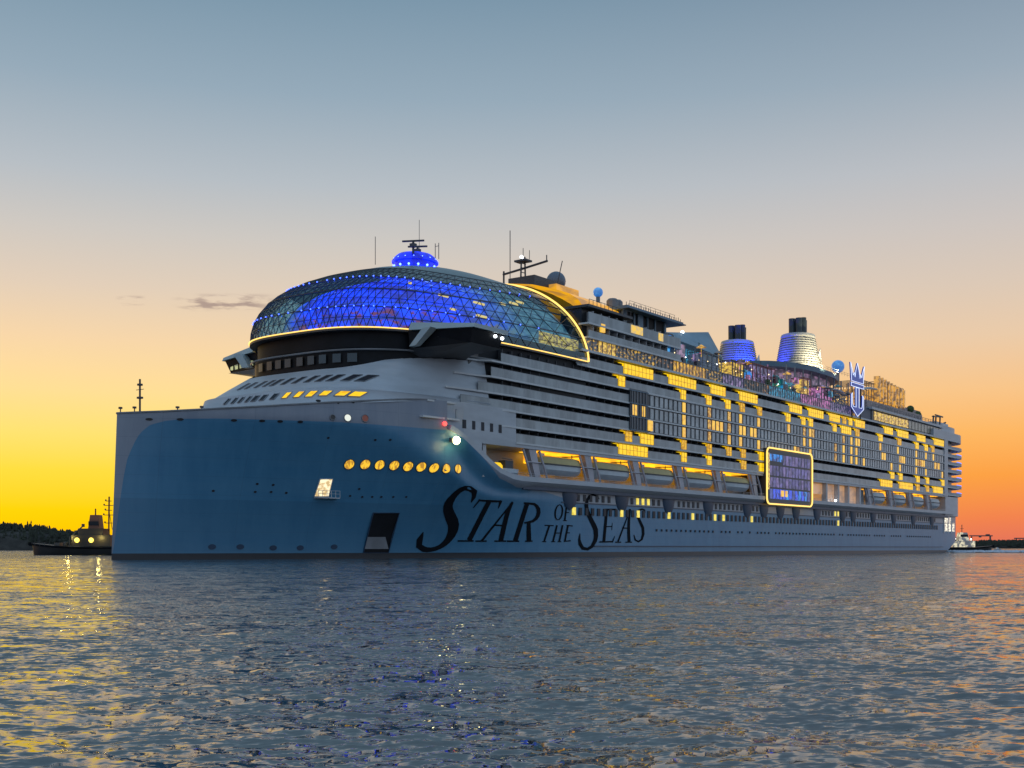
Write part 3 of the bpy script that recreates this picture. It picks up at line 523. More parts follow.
ANCH = ''', stowed in the recess
mb = MB(); s, z = 41.6, 6.3
def hp(ds, dz, o_=.5): return hpt(s+ds, z+dz, o_)
mb.tube([hp(0,1.0), hp(0,-1.6)], .2, 6); mb.tube([hp(-1.2,-.5), hp(-.6,-1.5), hp(0,-1.8), hp(.6,-1.5), hp(1.2,-.5)], .22, 6)
'''
# rubbing strakes along the hull
mb = MB()
for z, s0, s1 in ((10.75, 86, 352), (2.15, 98, 337)):
    sb(mb, s0, s1, 22.9, 23.62, z-.09, z+.09) if z < 5 else sb(mb, s0, s1, 22.9, 23.6, z-.10, z+.10)
mb.build('rubbing_strake', M['navy'], SHIP)
# hull windows in two rows
M['hwin'] = pm('dark hull window', (.008,.014,.025), .4, spec=.25)
M['hlit'] = em('lit hull window', (1.,.82,.12), 1.0, (.8,.6,.05), (1.5,1.5,1.5))
hearts = D['hearts']
litA = {115.0,117.6,120.0,231.2,233.6}; wins = []; lits = []
def hwin(s, z, w_, h, lit):
    m = MB(); sb(m, s-w_/2, s+w_/2, 23.2, 23.62, z-h/2, z+h/2); (lits if lit else wins).append((s, m))
s = 92.
k = 0
while s < 328:
    if not any(abs(s-h) < 3.0 for h in hearts) and not (178 < s < 214): hwin(s, 12.15-.35, .95, 1.35, any(abs(s-q) < 1.2 for q in (115.2,117.6,120,231,233.5,148.8)) )
    s += 2.35
s = 90.5; k = 0
while s < 330:
    hwin(s, 9.1, 1.05, 1.5, k in (0, 8, 11, 17, 22, 27, 29, 36, 62)); s += 2.3; k += 1
wins.sort(key=lambda q: q[0]); parts('hull_window', [m for _, m in wins], M['hwin'], SHIP)
parts('lit_hull_window', [m for _, m in lits], M['hlit'], SHIP)
small = []
s = 124
while s < 326:
    if rnd.random() < .8:
        m = MB(); sb(m, s-.28, s+.28, 23.2, 23.6, 5.45, 5.95); small.append(m)
    s += 2.3*(1 if s < 200 else 1.0)
parts('scupper', small, M['hwin'], SHIP)
# hanging bracket fairings under the boat deck
for h in hearts:
    mb = MB(); rows = []
    n = 10
    for i in range(7):
        z = 13.6-4.4*i/6; hw = 2.8*math.sqrt(max(0, 1-(i/6.)**2.4))+.02; dp = .6*(1-(i/6.)**2)
        rows.append([P(h+hw*math.cos(PI*k/n), 23.45+dp*math.sin(PI*k/n)+.03, z) for k in range(n+1)])
    mb.add([p for r_ in rows for p in r_], [(i*(n+1)+k,(i+1)*(n+1)+k,(i+1)*(n+1)+k+1,i*(n+1)+k+1) for i in range(6) for k in range(n)])
    mb.build('bracket_fairing', M['navy'], SHIP, smooth=True)

# --- boat deck ledge with its swoop down from the bow
mb = MB(); n_ = 0
pth = [(50.4,22.1),(51.5,21.6),(53,20.9),(55,19.85),(57,18.8),(59,17.7),(61,16.6),(62.5,15.95),(64,15.3),(66,14.75),(68,14.4),(70,14.22),(72,14.15),(76,14.15)]+[(s,14.15) for s in range(90,338,20)]+[(346,14.15)]
vs = []
for i, (s, z) in enumerate(pth):
    a = pth[max(i-1,0)]; b_ = pth[min(i+1,len(pth)-1)]; dx, dz = b_[0]-a[0], b_[1]-a[1]; L = math.hypot(dx,dz); nx, nz = -dz/L, dx/L
    o1 = 24.95; i1 = 22.6 if s > 68 else 24.2
    if s < 54: o1 = 24.3+.65*(s-50.4)/3.6; i1 = min(i1, hull_u(s, 20)-.4)
    h = .95
    vs += [P(s, i1, z), P(s, o1, z), P(s+nx*h, o1, z+nz*h) , P(s+nx*h, i1, z+nz*h)]
fs = [(0,1,2,3), tuple(4*(len(pth)-1)+k for k in (3,2,1,0))]
for i in range(len(pth)-1):
    for k in range(4): fs.append((4*i+k, 4*i+(k+1)%4, 4*(i+1)+(k+1)%4, 4*(i+1)+k))
mb.add(vs, fs)
LEDGE = mb.build('boat_deck_ledge', M['white'], SHIP)
mb = MB(); sb(mb, 72, 340, 22.5, 24.3, 12.75, 14.0); mb.build('ledge_underside', M['navy'], SHIP)
# ------------------------------------------------------------------ forward house: white shell, bridge band, glass dome
def shell_top(tau): return 32.2+3.8*sm(.15,.80,abs(tau))
def shell_by_u(u, z, off=0.):
    a = shell_a(z); n = lerp_tab(SN, z); t = (1-(min(abs(u),24.1)/24.25)**n)**(1/n); s = 97-a*t
    g1 = n*t**(n-1)/a; g2 = n*(abs(u)/24.25)**(n-1)/24.25; L = math.hypot(g1, g2) or 1
    return s-g1/L*off, u+math.copysign(g2/L*off, u)
taus = [math.copysign(abs(k/40)**1.0, k) for k in range(-40, 41)]
# denser near the nose where the superellipse is flat
taus = sorted(set([round(math.copysign(abs(k/30)**2.2, k), 5) for k in range(-30, 31)]))
zf = [0,.18,.355,.44,.452,.47,.56,.7,.85,1.]
def shell_grid(i, j):
    return None
mb = MB(); rows = []
ZL = [None,25.,26.2,27.0,27.7,27.9,28.4,30.,31.2,None]
for t in taus:
    zt = shell_top(t); r_ = []
    s_, u_ = shell_pt(t, 25.); zlow = lerp_tab(SHEER, s_)-.25
    for v, zz in enumerate(ZL):
        z = zt if v == len(ZL)-1 else (max(zz, zlow+.01*v) if zz else zlow)
        s, u = shell_pt(t, z, .35 if zz == 27.7 else 0); r_.append(P(s, u, z))
    rows.append(r_)
zf = ZL
nz = len(zf)
mb.add([p for r_ in rows for p in r_], [(i*nz+j,(i+1)*nz+j,(i+1)*nz+j+1,i*nz+j+1) for i in range(len(rows)-1) for j in range(nz-1)])
SHELL = mb.build('forward_house', M['white'], SHIP, smooth=True)
def slant_win(u, z, w_, h, lean, mat, off=.13):
    pts = []
    for du, dz in ((-w_/2,-h/2),(w_/2,-h/2),(w_/2,h/2),(-w_/2,h/2)):
        uu = u+du+lean*(dz/h); s, uv = shell_by_u(uu, z+dz, off); pts.append(P(s, uv, z+dz))
    m = MB(); n = 4
    def f(i, j):
        uu = u-w_/2+w_*i+lean*(j-.5); zz = z-h/2+h*j; s, uv = shell_by_u(uu, zz, off); return P(s, uv, zz)
    m.grid(f, n, n); o = m.build('slanted_window', mat, SHELL, recalc=False)
    fr = MB(); loop = [f(0,0), f(.5,0), f(1,0), f(1,.5), f(1,1), f(.5,1), f(0,1), f(0,.5), f(0,0)]
    fr.tube(loop, .07, 4); fr.build('frame', M['steel'], o)
U1 = [-6.6,-3.9,-1.3,1.5,4.2,7.0,9.6,11.9,13.7,15.7,17.2]
U1 = [-6.6,-4.6,-2.4,0.2,2.6,5.0,7.6,10.0,12.2,14.9,17.0]
U2 = [-7.2,-5.2,-3.2,-1.2,1.0,3.4,6.2,8.9,11.4,13.8,16.2,18.0,19.3]
U1 = [-7.4,-5.4,-2.9,-.8,1.1,3.8,6.4,9.1,11.3,13.2,15.4,17.1]
U2 = [-5.6,-3.7,-2.0,-.2,1.5,3.5,6.0,8.7,11.1,13.2,15.2,17.2,18.6,19.6]
for u in U1: slant_win(u, 30.0, 1.15 if u > 0 else .8, 1.3, .42, M['hwin'])
for u in U2[:-1]: slant_win(u, 26.85 if u < 14 else 27.0, 1.15 if u > 0 else .7, 1.2, .42, M['lit'] if u > 8 else M['hwin'])

# dome base plan for the bridge wall
def dplan(phi, k, ds=0.): 
    c, s_ = math.cos(phi), math.sin(phi); return 94-57.5*k*abs(c)**(2/3.2)+ds, 24.4*k*math.copysign(abs(s_)**(2/3.2), s_)
def phis(n=48, lo=-90, hi=90):
    return [R(lo+(hi-lo)*i/n) for i in range(n+1)]
def warp(p): return math.copysign(abs(p/(PI/2))**1.6*PI/2, p)
PH = [warp(p) for p in phis(64)]
# bridge band (two dark glazed levels, a pale lip between)
def shtop_at(s, u):
    t = sm(9, 20.5, abs(u)) if s < 62 else 1
    return 32.0+3.9*t
mb = MB(); rows = []
for p in PH:
    s, u = dplan(p, .975); s2, u2 = dplan(p, .985); rows.append([P(s2,u2,31.6), P(s2,u2,35.6), P(s,u,36.0), P(s,u,39.0)])
mb.add([q for r_ in rows for q in r_], [(i*4+j,(i+1)*4+j,(i+1)*4+j+1,i*4+j+1) for i in range(len(rows)-1) for j in range(3)])
BR = mb.build('bridge_glazing', M['black'], SHIP, smooth=True)
mb = MB(); mb.tube([P(*dplan(p, .998), 35.9-.5*math.cos(p)**2+.5*0) for p in PH if abs(p) < R(80)], .16, 5); mb.build('bridge_lip', M['steel'], BR)
M['brwin'] = pm('dim teal bridge window', (.02,.05,.07), .15)
k = 0
for u in (-9.5,-6.5,-4,-1.5,1.5,4.2,6.8,9.6,12.2):
    ph = math.asin(min(1, (abs(u)/24.4)**1.6))*(1 if u > 0 else -1)
    m = MB()
    def f(i, j):
        ph2 = math.copysign(math.asin(min(1, (abs(u+(i-.5)*1.5)/24.4)**1.6)), u+(i-.5)*1.5); s, v = dplan(ph2, .99); return P(s-.06, v, 33.4+j*1.5)
    m.grid(f, 2, 1); m.build('bridge_window', M['brwin'], BR, recalc=False)
# rim slab under the dome
mb = MB(); outer = [dplan(p, 1.004) for p in PH]; 
mb.prism([(s,-u) for s, u in outer], 38.75, 39.15); mb.build('dome_base_rim', M['dark'], SHIP)
# dome
gm = bpy.data.materials.new('dome glass'); gm.use_nodes = True; nt = gm.node_tree; nt.nodes.clear()
go = N(nt, 'ShaderNodeOutputMaterial'); tr = N(nt, 'ShaderNodeBsdfTransparent'); tr.inputs[0].default_value = (.62,.80,.86,1)
gl = N(nt, 'ShaderNodeBsdfGlossy'); gl.inputs['Roughness'].default_value = .05; gl.inputs['Color'].default_value = (.7,.85,.9,1)
lw = N(nt, 'ShaderNodeLayerWeight'); lw.inputs[0].default_value = .35
mx = N(nt, 'ShaderNodeMixShader'); nt.links.new(mrange(nt, lw.outputs['Fresnel'], 0, 1, .07, .75, False), mx.inputs[0]); nt.links.new(tr.outputs[0], mx.inputs[1]); nt.links.new(gl.outputs[0], mx.inputs[2]); nt.links.new(mx.outputs[0], go.inputs[0])
NR = [1.0,.985,.95,.885,.80,.70,.62]; NR_ALL = NR
def RZ(z):   # radius for a height fraction (front)
    return z
def ringR(p, l):
    pp = 1.8+.5*math.cos(p)**2; s_ = 94-57.5*.95*abs(math.cos(p))**(2/3.2)
    hf = HF[l]*(1+.30*sm(48,94,s_)); return max(0,(1-hf**pp))**(1/pp)
HF = [0,.10,.203,.297,.40,.475,.555,.635,.71]
mb = MB(); NP = 72
RL = [1.,.9955,.983,.961,.929,.892,.85]
vs = [P(*dome_pt(p, ringR(p, l))) for l in range(7) for p in [warp(q) for q in phis(NP)]]
mb.add(vs, [(i*(NP+1)+k,(i+1)*(NP+1)+k,(i+1)*(NP+1)+k+1,i*(NP+1)+k+1) for i in range(len(RL)-1) for k in range(NP)])
DOME = mb.build('glass_dome', gm, SHIP, smooth=True)
M['roofd'] = pm('teal grey dome roof', (.14,.21,.23), .32, var=.15, vscale=(.1,.1,.1))
mb = MB(); RT = [.85,.80,.74,.67,.60,.5,.4,.3,.2,.1,.0]
vs = [P(*dome_pt(p, ringR(p, 6)*r_/.85, 1.0)) for r_ in RT for p in [warp(q) for q in phis(NP)]]
mb.add(vs, [(i*(NP+1)+k,(i+1)*(NP+1)+k,(i+1)*(NP+1)+k+1,i*(NP+1)+k+1) for i in range(len(RT)-1) for k in range(NP)])
mb.build('dome_roof', M['roofd'], DOME, smooth=True)
M['strut'] = pm('dark dome strut', (.02,.035,.06), .4)
mb = MB()   # triangulated lattice
NPs = 60; Q = [R(-90+180*i/NPs) for i in range(NPs+1)]
def nd(i, lvl):  # node
    return P(*dome_pt(Q[i], RLV[lvl], 1.001))
RLV = [1.]*9
def qd(x): 
    p = R(-90+180*x/NPs); return math.copysign(abs(p/(PI/2))**1.25*PI/2, p)
def node(x, l): return P(*dome_pt(qd(x), ringR(qd(x), l), 1.002))
for l in range(len(RLV)-1):
    o_ = .5*(l % 2)
    for i in range(NPs):
        a = node(i+o_, l) if i+o_ <= NPs else node(NPs, l)
        for d in (-.5, .5):
            x = i+o_+d
            if 0 <= x <= NPs: mb.tube([a, node(x, l+1)], .065, 4)
for l in range(1, len(RLV)):
    mb.tube([node(i/2, l) for i in range(2*NPs+1)], .12 if l in (2,4,6) else .06, 4)
mb.build('lattice', M['strut'], DOME)
for l, r_, stp in ((6,.16,1.15),(2,.16,1.35)):
    x = 8.
    while x < NPs-1:
        m = MB(); s, u, z = dome_pt(qd(x), ringR(qd(x), l), 1.006); m.ball(P(s,u,z), .12, 6); m.build('ring_light', M['ringlamp'], DOME); x += stp
# liner inside the glass: blue lamplight and teal sky reflection put in as glow
im = bpy.data.materials.new('dome glow liner'); im.use_nodes = True; nt = im.node_tree; b = nt.nodes['Principled BSDF']
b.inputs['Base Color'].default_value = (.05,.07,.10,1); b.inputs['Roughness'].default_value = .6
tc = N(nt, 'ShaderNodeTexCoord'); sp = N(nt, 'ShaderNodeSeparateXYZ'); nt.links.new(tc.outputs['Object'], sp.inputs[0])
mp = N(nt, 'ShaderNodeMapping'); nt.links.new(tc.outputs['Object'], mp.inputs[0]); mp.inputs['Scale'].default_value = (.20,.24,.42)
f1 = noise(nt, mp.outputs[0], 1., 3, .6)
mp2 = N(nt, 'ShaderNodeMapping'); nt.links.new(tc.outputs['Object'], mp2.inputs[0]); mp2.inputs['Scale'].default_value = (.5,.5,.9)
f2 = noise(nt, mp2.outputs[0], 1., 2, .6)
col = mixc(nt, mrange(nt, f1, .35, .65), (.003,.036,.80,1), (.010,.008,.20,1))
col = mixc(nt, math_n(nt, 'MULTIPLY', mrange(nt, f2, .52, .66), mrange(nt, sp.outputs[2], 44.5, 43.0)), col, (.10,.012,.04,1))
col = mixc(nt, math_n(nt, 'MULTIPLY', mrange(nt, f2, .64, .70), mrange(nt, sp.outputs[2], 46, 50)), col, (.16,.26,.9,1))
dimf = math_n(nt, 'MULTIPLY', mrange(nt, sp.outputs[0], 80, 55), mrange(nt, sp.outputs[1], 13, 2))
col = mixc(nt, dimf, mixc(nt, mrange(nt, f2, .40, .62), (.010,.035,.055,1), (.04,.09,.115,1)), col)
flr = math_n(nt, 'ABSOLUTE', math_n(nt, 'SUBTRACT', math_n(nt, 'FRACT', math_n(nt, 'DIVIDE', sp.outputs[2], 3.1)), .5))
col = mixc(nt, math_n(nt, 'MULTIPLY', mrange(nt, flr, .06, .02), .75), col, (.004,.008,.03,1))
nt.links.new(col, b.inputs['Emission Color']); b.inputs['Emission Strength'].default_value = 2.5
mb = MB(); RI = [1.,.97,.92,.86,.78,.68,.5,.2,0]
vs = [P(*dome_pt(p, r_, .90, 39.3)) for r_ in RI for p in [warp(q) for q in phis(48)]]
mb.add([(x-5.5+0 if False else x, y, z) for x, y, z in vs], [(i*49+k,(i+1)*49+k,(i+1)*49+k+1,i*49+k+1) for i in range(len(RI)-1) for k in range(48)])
mb.build('dome_glow_liner', im, DOME, smooth=True)
# lit lounge inside the aft foot of the dome, other lit fittings behind the glass
m = MB(); sb(m, 79.5, 93, 22.6, 22.9, 41.2, 43.4); m.build('lit_lounge', M['warmglass'], DOME)
for (a, b_, u, z) in ((52.2,54.5,20.6,47.4),(63,66,20.7,47.2)):
    pass
def onsurf(phi, r_, k=.955): return P(*dome_pt(phi, r_, k, 39.3))
for ph0, ph1, r_ in ((48,52,.90),(62,66,.89),(63.5,67,.955),(54,56,.955),(33,34.5,.86),(76,79,.80),(79,81.5,.76),(72,74,.84)):
    m = MB(); m.tube([onsurf(R(ph0+(ph1-ph0)*k/3), r_) for k in range(4)], .22, 5); m.build('lit_fitting', M['goldline'], DOME)
# golden strip round the base, then up the arch
mb = MB(); mb.tube([P(*dplan(p, 1.006), 39.2) for p in PH if p > R(-80)], .12, 6)
arch = [P(94.2, 24.6*math.sin(R(a))**(2/1.8), 39.2+18.6*abs(math.cos(R(a)))**(2/1.8)) for a in [90-k*3 for k in range(31)]]
mb.build('golden_base_light', M['gold'], DOME)
mb = MB(); mb.tube(arch, .20, 6); mb.build('golden_arch_light', M['gold'], DOME)
mb = MB()
arc2 = [(94.3, 24.4*math.copysign(abs(math.sin(R(a)))**(2/1.8), math.sin(R(a))), 39.2+18.35*abs(math.cos(R(a)))**(2/1.8)) for a in range(-90, 91, 5)]
mb.add([P(*p) for p in arc2]+[P(94.3,0,39.2)], [(i, i+1, len(arc2)) for i in range(len(arc2)-1)])
mb.build('dome_bulkhead', M['facade'], DOME, recalc=False)
# cap with the radar masts
CZ = 56.1; cp = (69.5, 0)
mb = MB(); mb.lathe((cp[0],0,CZ-.6), [(7.6,-.4),(5.6,.3),(4.3,.9),(3.9,1.0),(3.9,2.0),(4.4,2.1),(4.4,2.4),(3.8,3.2),(3.2,3.7),(.1,3.8)], 28, sx=1.1)
CAP = mb.build('radar_cap', M['capblue'], DOME, smooth=True)
for k in range(16):
    a = 2*PI*k/16+.1; m = MB(); m.ball((cp[0]+4.5*math.cos(a)*1.1, 4.5*math.sin(a), CZ+.4), .22, 6); m.build('cap_lamp', M['caplamp'], CAP)
    m = MB(); m.ball((cp[0]+4.1*math.cos(a+.2)*1.1, 4.1*math.sin(a+.2), CZ+2.0), .17, 6); m.build('cap_lamp', M['caplamp'], CAP)
for (ds, u, h, L_, ang) in ((-3.6,2.6,2.4,3.6,.5),(2.6,-1.6,3.2,3.2,-.2)):
    m = MB(); z = CZ+2.4; m.tube([(cp[0]+ds,-u,z),(cp[0]+ds,-u,z+h)], .25, 6); m.box(cp[0]+ds-.5,cp[0]+ds+.5,-u-.5,-u+.5,z+h-1.2,z+h-.5)
    c_, s_ = math.cos(ang)*L_/1.6, math.sin(ang)*L_/1.6
    m.tube([(cp[0]+ds-c_*.3,-u+L_*.62,z+h+.15),(cp[0]+ds+c_*.3,-u-L_*.62,z+h-.1)], .2, 5)
    m.build('radar', M['dark'], CAP)
m = MB()
for d in (0, .9): m.tube([(cp[0]+4.6,-2.2+d,CZ+3),(cp[0]+4.6,-2.2+d,CZ+6.2)], .07, 4)
m.tube([(cp[0]+4.6,-2.2,CZ+5.6),(cp[0]+4.6,-1.3,CZ+5.6)], .06, 4); m.tube([(cp[0]+3,1.5,CZ+3),(cp[0]+3,1.5,CZ+11)], .05, 4); m.build('aerial', M['dark'], CAP)
m = MB(); m.tube([(58,0,55.2),(58,0,60.5)], .06, 4); m.build('aerial', M['dark'], DOME)
m = MB(); m.tube([P(97,3,58),P(97,3,69.5)], .09, 4); m.build('aerial', M['dark'], DOME)
# bridge wings
for sg in (1, -1):
    m = MB(); S0, S1 = 45.2, 59.0
    def q(s, u, z): return P(s, sg*u, z)
    m.hexa([q(S0-.2,19.5,38.9),q(S1,19.5,38.9),q(S1-1.5,31.4,38.6),q(S0+2.6,31.4,38.6)],[q(S0+.5,19.5,40.3),q(S1,19.5,41.2),q(S1-1.5,31.4,39.3),q(S0+3,31.4,39.3)])
    WG = m.build('bridge_wing', M['wingroof'], SHIP)
    m = MB(); m.hexa([q(S0+.8,19,35.9),q(S1-1,19,35.9),q(S1-2.2,29.9,36.2),q(S0+3.6,29.9,36.2)],[q(S0+.4,19,38.9),q(S1-.4,19,38.9),q(S1-1.9,30.9,38.6),q(S0+3.0,30.9,38.6)])
    m.build('wing_glazing', M['black'] , WG)
    m = MB(); m.hexa([q(S0+3,18,34.4),q(S1+1,18,34.6),q(S1-3,24.5,35.5),q(S0+4,24.5,35.5)],[q(S0+.5,18,35.85),q(S1-.6,18,35.85),q(S1-1.9,30.3,36.2),q(S0+3.3,30.3,36.2)])
    m.build('wing_underside', M['white'] if sg < 0 else M['dark'], WG)
    m = MB(); m.hexa([q(S0-.6,20.0,36.0),q(S0+.6,20.0,36.0),q(S0+.4,21.6,36.0),q(S0-.8,21.6,36.0)],[q(S0-.2,22.6,38.9),q(S0+1.6,22.6,38.9),q(S0+1.4,24.6,38.9),q(S0-.4,24.6,38.9)])
    m.build('wing_strut', M['wingroof'], WG)
    for u, w__ in ((21.2,1.2),(23.2,1.3),(25.2,1.3),(27.2,1.3),(29.0,1.1)):
        if sg > 0: continue
        m = MB(); a = [q(S0+.62+(uu-19)*.24, uu, zz) for uu, zz in ((u-w__/2,36.6),(u+w__/2,36.6),(u+w__/2,37.6),(u-w__/2,37.6))]
        m.add(a, [(0,1,2,3)]); m.build('wing_window', M['wingwin'], WG, recalc=False)
    for u in (22.5,24.2,26,27.8,29.5):
        m = MB(); m.box(0,.01,0,.01,0,.01) if False else None
        a, b_ = q(S0+1.05+(u-19)*.245,u,36.3), q(S0+.6+(u-19)*.235,u,38.5)
        m.tube([a, b_], .12, 4); m.build('mullion', M['steel'], WG)
for u, z in ((24,37.9),(27.6,38.0)):
    m = MB(); m.ball(P(54.5,30.9,z) if u > 25 else P(56.5,30.9,z), .3, 6); m.build('wing_lamp', M['whitelamp'], WG)
# lights: floodlight on the shoulder, red side light
s, z = D['flood']
fp = hpt(s-.2, z+.35, .9)
m = MB(); m.box(-.9,.9,-.3,.3,-.35,.35); m.tube([(0,-.3,0),(0,1.2,.6)], .12, 5); FLD = m.build('floodlight', M['dark'], SHIP, loc=fp)
m = MB(); m.ball((0,-.55,0), .7, 10); m.build('lamp', M['warmlamp'], FLD)
pl = bpy.data.lights.new('floodlight_lamp', 'POINT'); pl.energy = 150; pl.color = (1,.80,.32); pl.shadow_soft_size = 1.0
po = bpy.data.objects.new('floodlight_lamp', pl); COL.objects.link(po); po.parent = SHIP; po.location = hpt(s-1.2, z-.6, 2.0)
s, z = D['red']; m = MB(); m.ball(hpt(s, z, .35), .38, 8); m.build('side_light', M['redlamp'], SHIP)
# mast on the bow deck
m = MB(); m.tube([P(5.1,0,22),P(5.1,0,27.6)], .16, 6); m.tube([P(5.1,-.9,26),P(5.1,.9,26)], .06, 4); m.box(4.8,5.4,-.4,.4,24.6,24.9); m.box(4.8,5.4,-.3,.3,26.6,26.9)
m.build('bow_mast', M['dark'], SHIP)
for s, u in ((1.6,0),(3,1.5),(9,4),(12,6)):
    m = MB(); m.tube([P(s,u,22),P(s,u,22.6+.07*s)], .09, 5); m.box(s-.22,s+.22,-u-.2,-u+.2,22.6+.07*s,22.9+.07*s); m.build('deck_light', M['dark'], SHIP)
# ------------------------------------------------------------------ superstructure
PITCH = 2.85; FL = {'b2':21.3,'b1':24.15,'w3':27.0,'w2':29.85,'w1':32.7,'second':35.55,'top':38.4}
core = MB()
sb(core, 58, 337, -22.3, 22.3, 20.6, 41.2); 
deckplate(core, [(330,22.3)]+corner(22.3, 348, 14), 20.6, 41.2)
SUP = core.build('superstructure', M['door'], SHIP)
# boat deck recess: inner wall, floor, soffit
mb = MB(); sb(mb, 60, 337, -18, 18, 14.1, 20.6); mb.build('recess_wall', M['white2'], SHIP)
mb = MB(); sb(mb, 66, 337, 17, 23.2, 13.9, 14.3); mb.build('boat_deck', M['steel'], SHIP)
mb = MB(); deckplate(mb, [(56,24.4)]+rail_path(60, 337, 24.4), 20.35, 21.3); mb.build('recess_soffit', M['white'], SHIP)
# flared side plating above the front of the boat recess (with the small windows)
mb = MB()
top = [(s, 24.36) for s in (46,50,54,58,62,66,69.2)]
def lowz(s):
    if s < 50: return 21.8
    if s < 59.2: return lerp_tab(EDGE, s)+.85
    return 20.5
ws = [46.,48,50,52,54,56,58,59.1,59.25,62,66,69.5]
vsA = []
for s in ws:
    uo = min(hull_u(min(s,49.5), 24.5), shell_u(s, 26))+lerp_tab([(46,-.4),(50,-.12),(52,.12),(54,.3)], s)
    uo = min(uo, 24.42) if s < 54 else 24.42
    vsA += [P(s,uo,lowz(s)), P(s,uo,27.15), P(s,uo-.5,27.15), P(s,uo-.5,lowz(s))]
fs = [(0,1,2,3), tuple(4*(len(ws)-1)+k for k in (3,2,1,0))]
for i in range(len(ws)-1):
    for k in range(4): fs.append((4*i+k, 4*i+(k+1)%4, 4*(i+1)+(k+1)%4, 4*(i+1)+k))
mb.add(vsA, fs); SIDE = mb.build('side_plating', M['white'], SHIP)
for x in (54.2, 56.8, 59.4, 62.0, 64.6):
    m = MB(); sb(m, x-.45, x+.45, 24.1, 24.46, 22.6, 24.1); o = m.build('side_window', M['hwin'], SIDE)
# recess forward bulkhead details
mb = MB(); sb(mb, 60, 61, 18, 24, 14.5, 20.5); mb.build('recess_bulkhead', M['white2'], SHIP)

# balcony decks: slab, balustrade, partitions, lit cabins
starts = {'b2':69.5,'b1':44.5,'w3':46,'w2':51,'w1':54,'second':57,'top':94}
order = ['b2','b1','w3','w2','w1','second','top']
parts_div = []; frontwin = []
litwin = []; litbal = []
for kname in order:
    z = FL[kname]; s0 = starts[kname]; inf = kname in ('w1','w2','w3')
    send = 118. if inf else 366.
    def uo(s): return 24.42 if s > 60 else max(min(24.42, shell_u(s, z)+.35), 20)
    path = [(s, uo(s)) for s in [s0, s0+1.5, s0+3, s0+5, s0+8] if s < 66]+[(68., 24.42)]
    if s0 > 66: path = [(s0, 24.42)]
    sl = MB(); full = path+rail_path(90, 366, 24.42)
    deckplate(sl, [(s,u+.12) for s,u in full], z-.34, z-.02)
    sl.build('deck_slab', M['slab'], SHIP)
    bal = MB()
    bs = s0+(6 if s0 < 66 else 0)
    bp = [(s, u-.05) for s, u in ([q for q in path if q[0] >= bs] if s0 < 66 else path)]+([(send, 24.37)] if inf else [(90,24.37),(337,24.37)])
    ribbon(bal, bp, z-.02, z+1.55, .1); BAL = bal.build('balcony_rail', M['rail'], SHIP)
    cap_ = MB(); 
    for a, b_ in zip(bp, bp[1:]): cap_.tube([P(a[0],a[1]-.05,z+1.59), P(b_[0],b_[1]-.05,z+1.59)], .06, 4)
    cap_.build('handrail', M['steel'], BAL)
    s = max(bs+2, 66) ; 
    while s < (send if inf else 336):
        m = MB(); sb(m, s-.06, s+.06, 22.35, 23.9, z, z+2.5); parts_div.append((s, m)); s += 2.95
    # stern balconies: upper slabs with blue strip underneath
parts_div.sort(key=lambda q: q[0]); parts('balcony_partition', [m for _, m in parts_div], M['divider'], SUP)
# infinity block
mb = MB(); sb(mb, 118, 337, 22.3, 24.25, 27.0, 35.2); FAC = mb.build('window_wall', M['facade'], SHIP)
mb = MB()
for z in (27.0, 29.85, 32.7, 35.4): sb(mb, 118, 337, 24.2, 24.5, z-.34, z-.04)
mb.build('wall_band', M['steel'], FAC)
pan = []
def cells(kn):
    out = []; grid = [120.4+2.13*i for i in range(101)]
    for a, b_ in LIT[kn]:
        n = max(1, round((b_-a)/2.4)); c_ = (a+b_)/2; out.append(sorted(grid, key=lambda g: abs(g-c_))[:n])
    return out
CELLS = {}
for kname in ('w1','w2','w3'):
    z = FL[kname]; s = 120.4
    while s < 335:
        lit = any(abs(s-g) < .01 for q in CELLS.setdefault(kname, cells(kname)) for g in q)
        m = MB(); sb(m, s-.68, s+.68, 24.2, 24.36, z+.12, z+2.3)
        (litwin if lit else pan).append((s, m)); s += 2.13
pan.sort(key=lambda q: q[0]); litwin.sort(key=lambda q: q[0])
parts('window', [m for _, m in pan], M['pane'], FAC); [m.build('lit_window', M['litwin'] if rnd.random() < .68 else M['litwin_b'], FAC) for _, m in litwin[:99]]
if litwin[99:]: parts('lit_window', [], M['litwin'], FAC) if False else parts('lit_window', [m for _, m in litwin[99:]], M['litwin'], FAC, n=0)
# lit balconies
for kname in ('top','second','b1','b2'):
    z = FL[kname]
    for a, b_ in LIT[kname]:
        m = MB(); zt = z+2.25; h0 = z+.16
        if b_-a < 5: a += .25; b_ -= .2
        sb(m, a, b_, 24.0, 24.52, h0, zt); o = m.build('lit_balcony', M['lit'] if b_-a > 5 or rnd.random() < .7 else M['lit_b'], SHIP)
        f = MB(); n = max(1, round((b_-a)/1.5))
        for i in range(n+1):
            s = a+(b_-a)*i/n; sb(f, s-.045, s+.045, 24.5, 24.58, h0, zt)
        sb(f, a, b_, 24.5, 24.57, z+1.15, z+1.24)
        f.build('mullion', M['mull'], o)
        if kname != 'b1' or True:
            m = MB(); sb(m, a-1.6, a, 23.9, 24.4, zt-.04, zt+.0); m.build('lit_soffit', M['lit'], o)
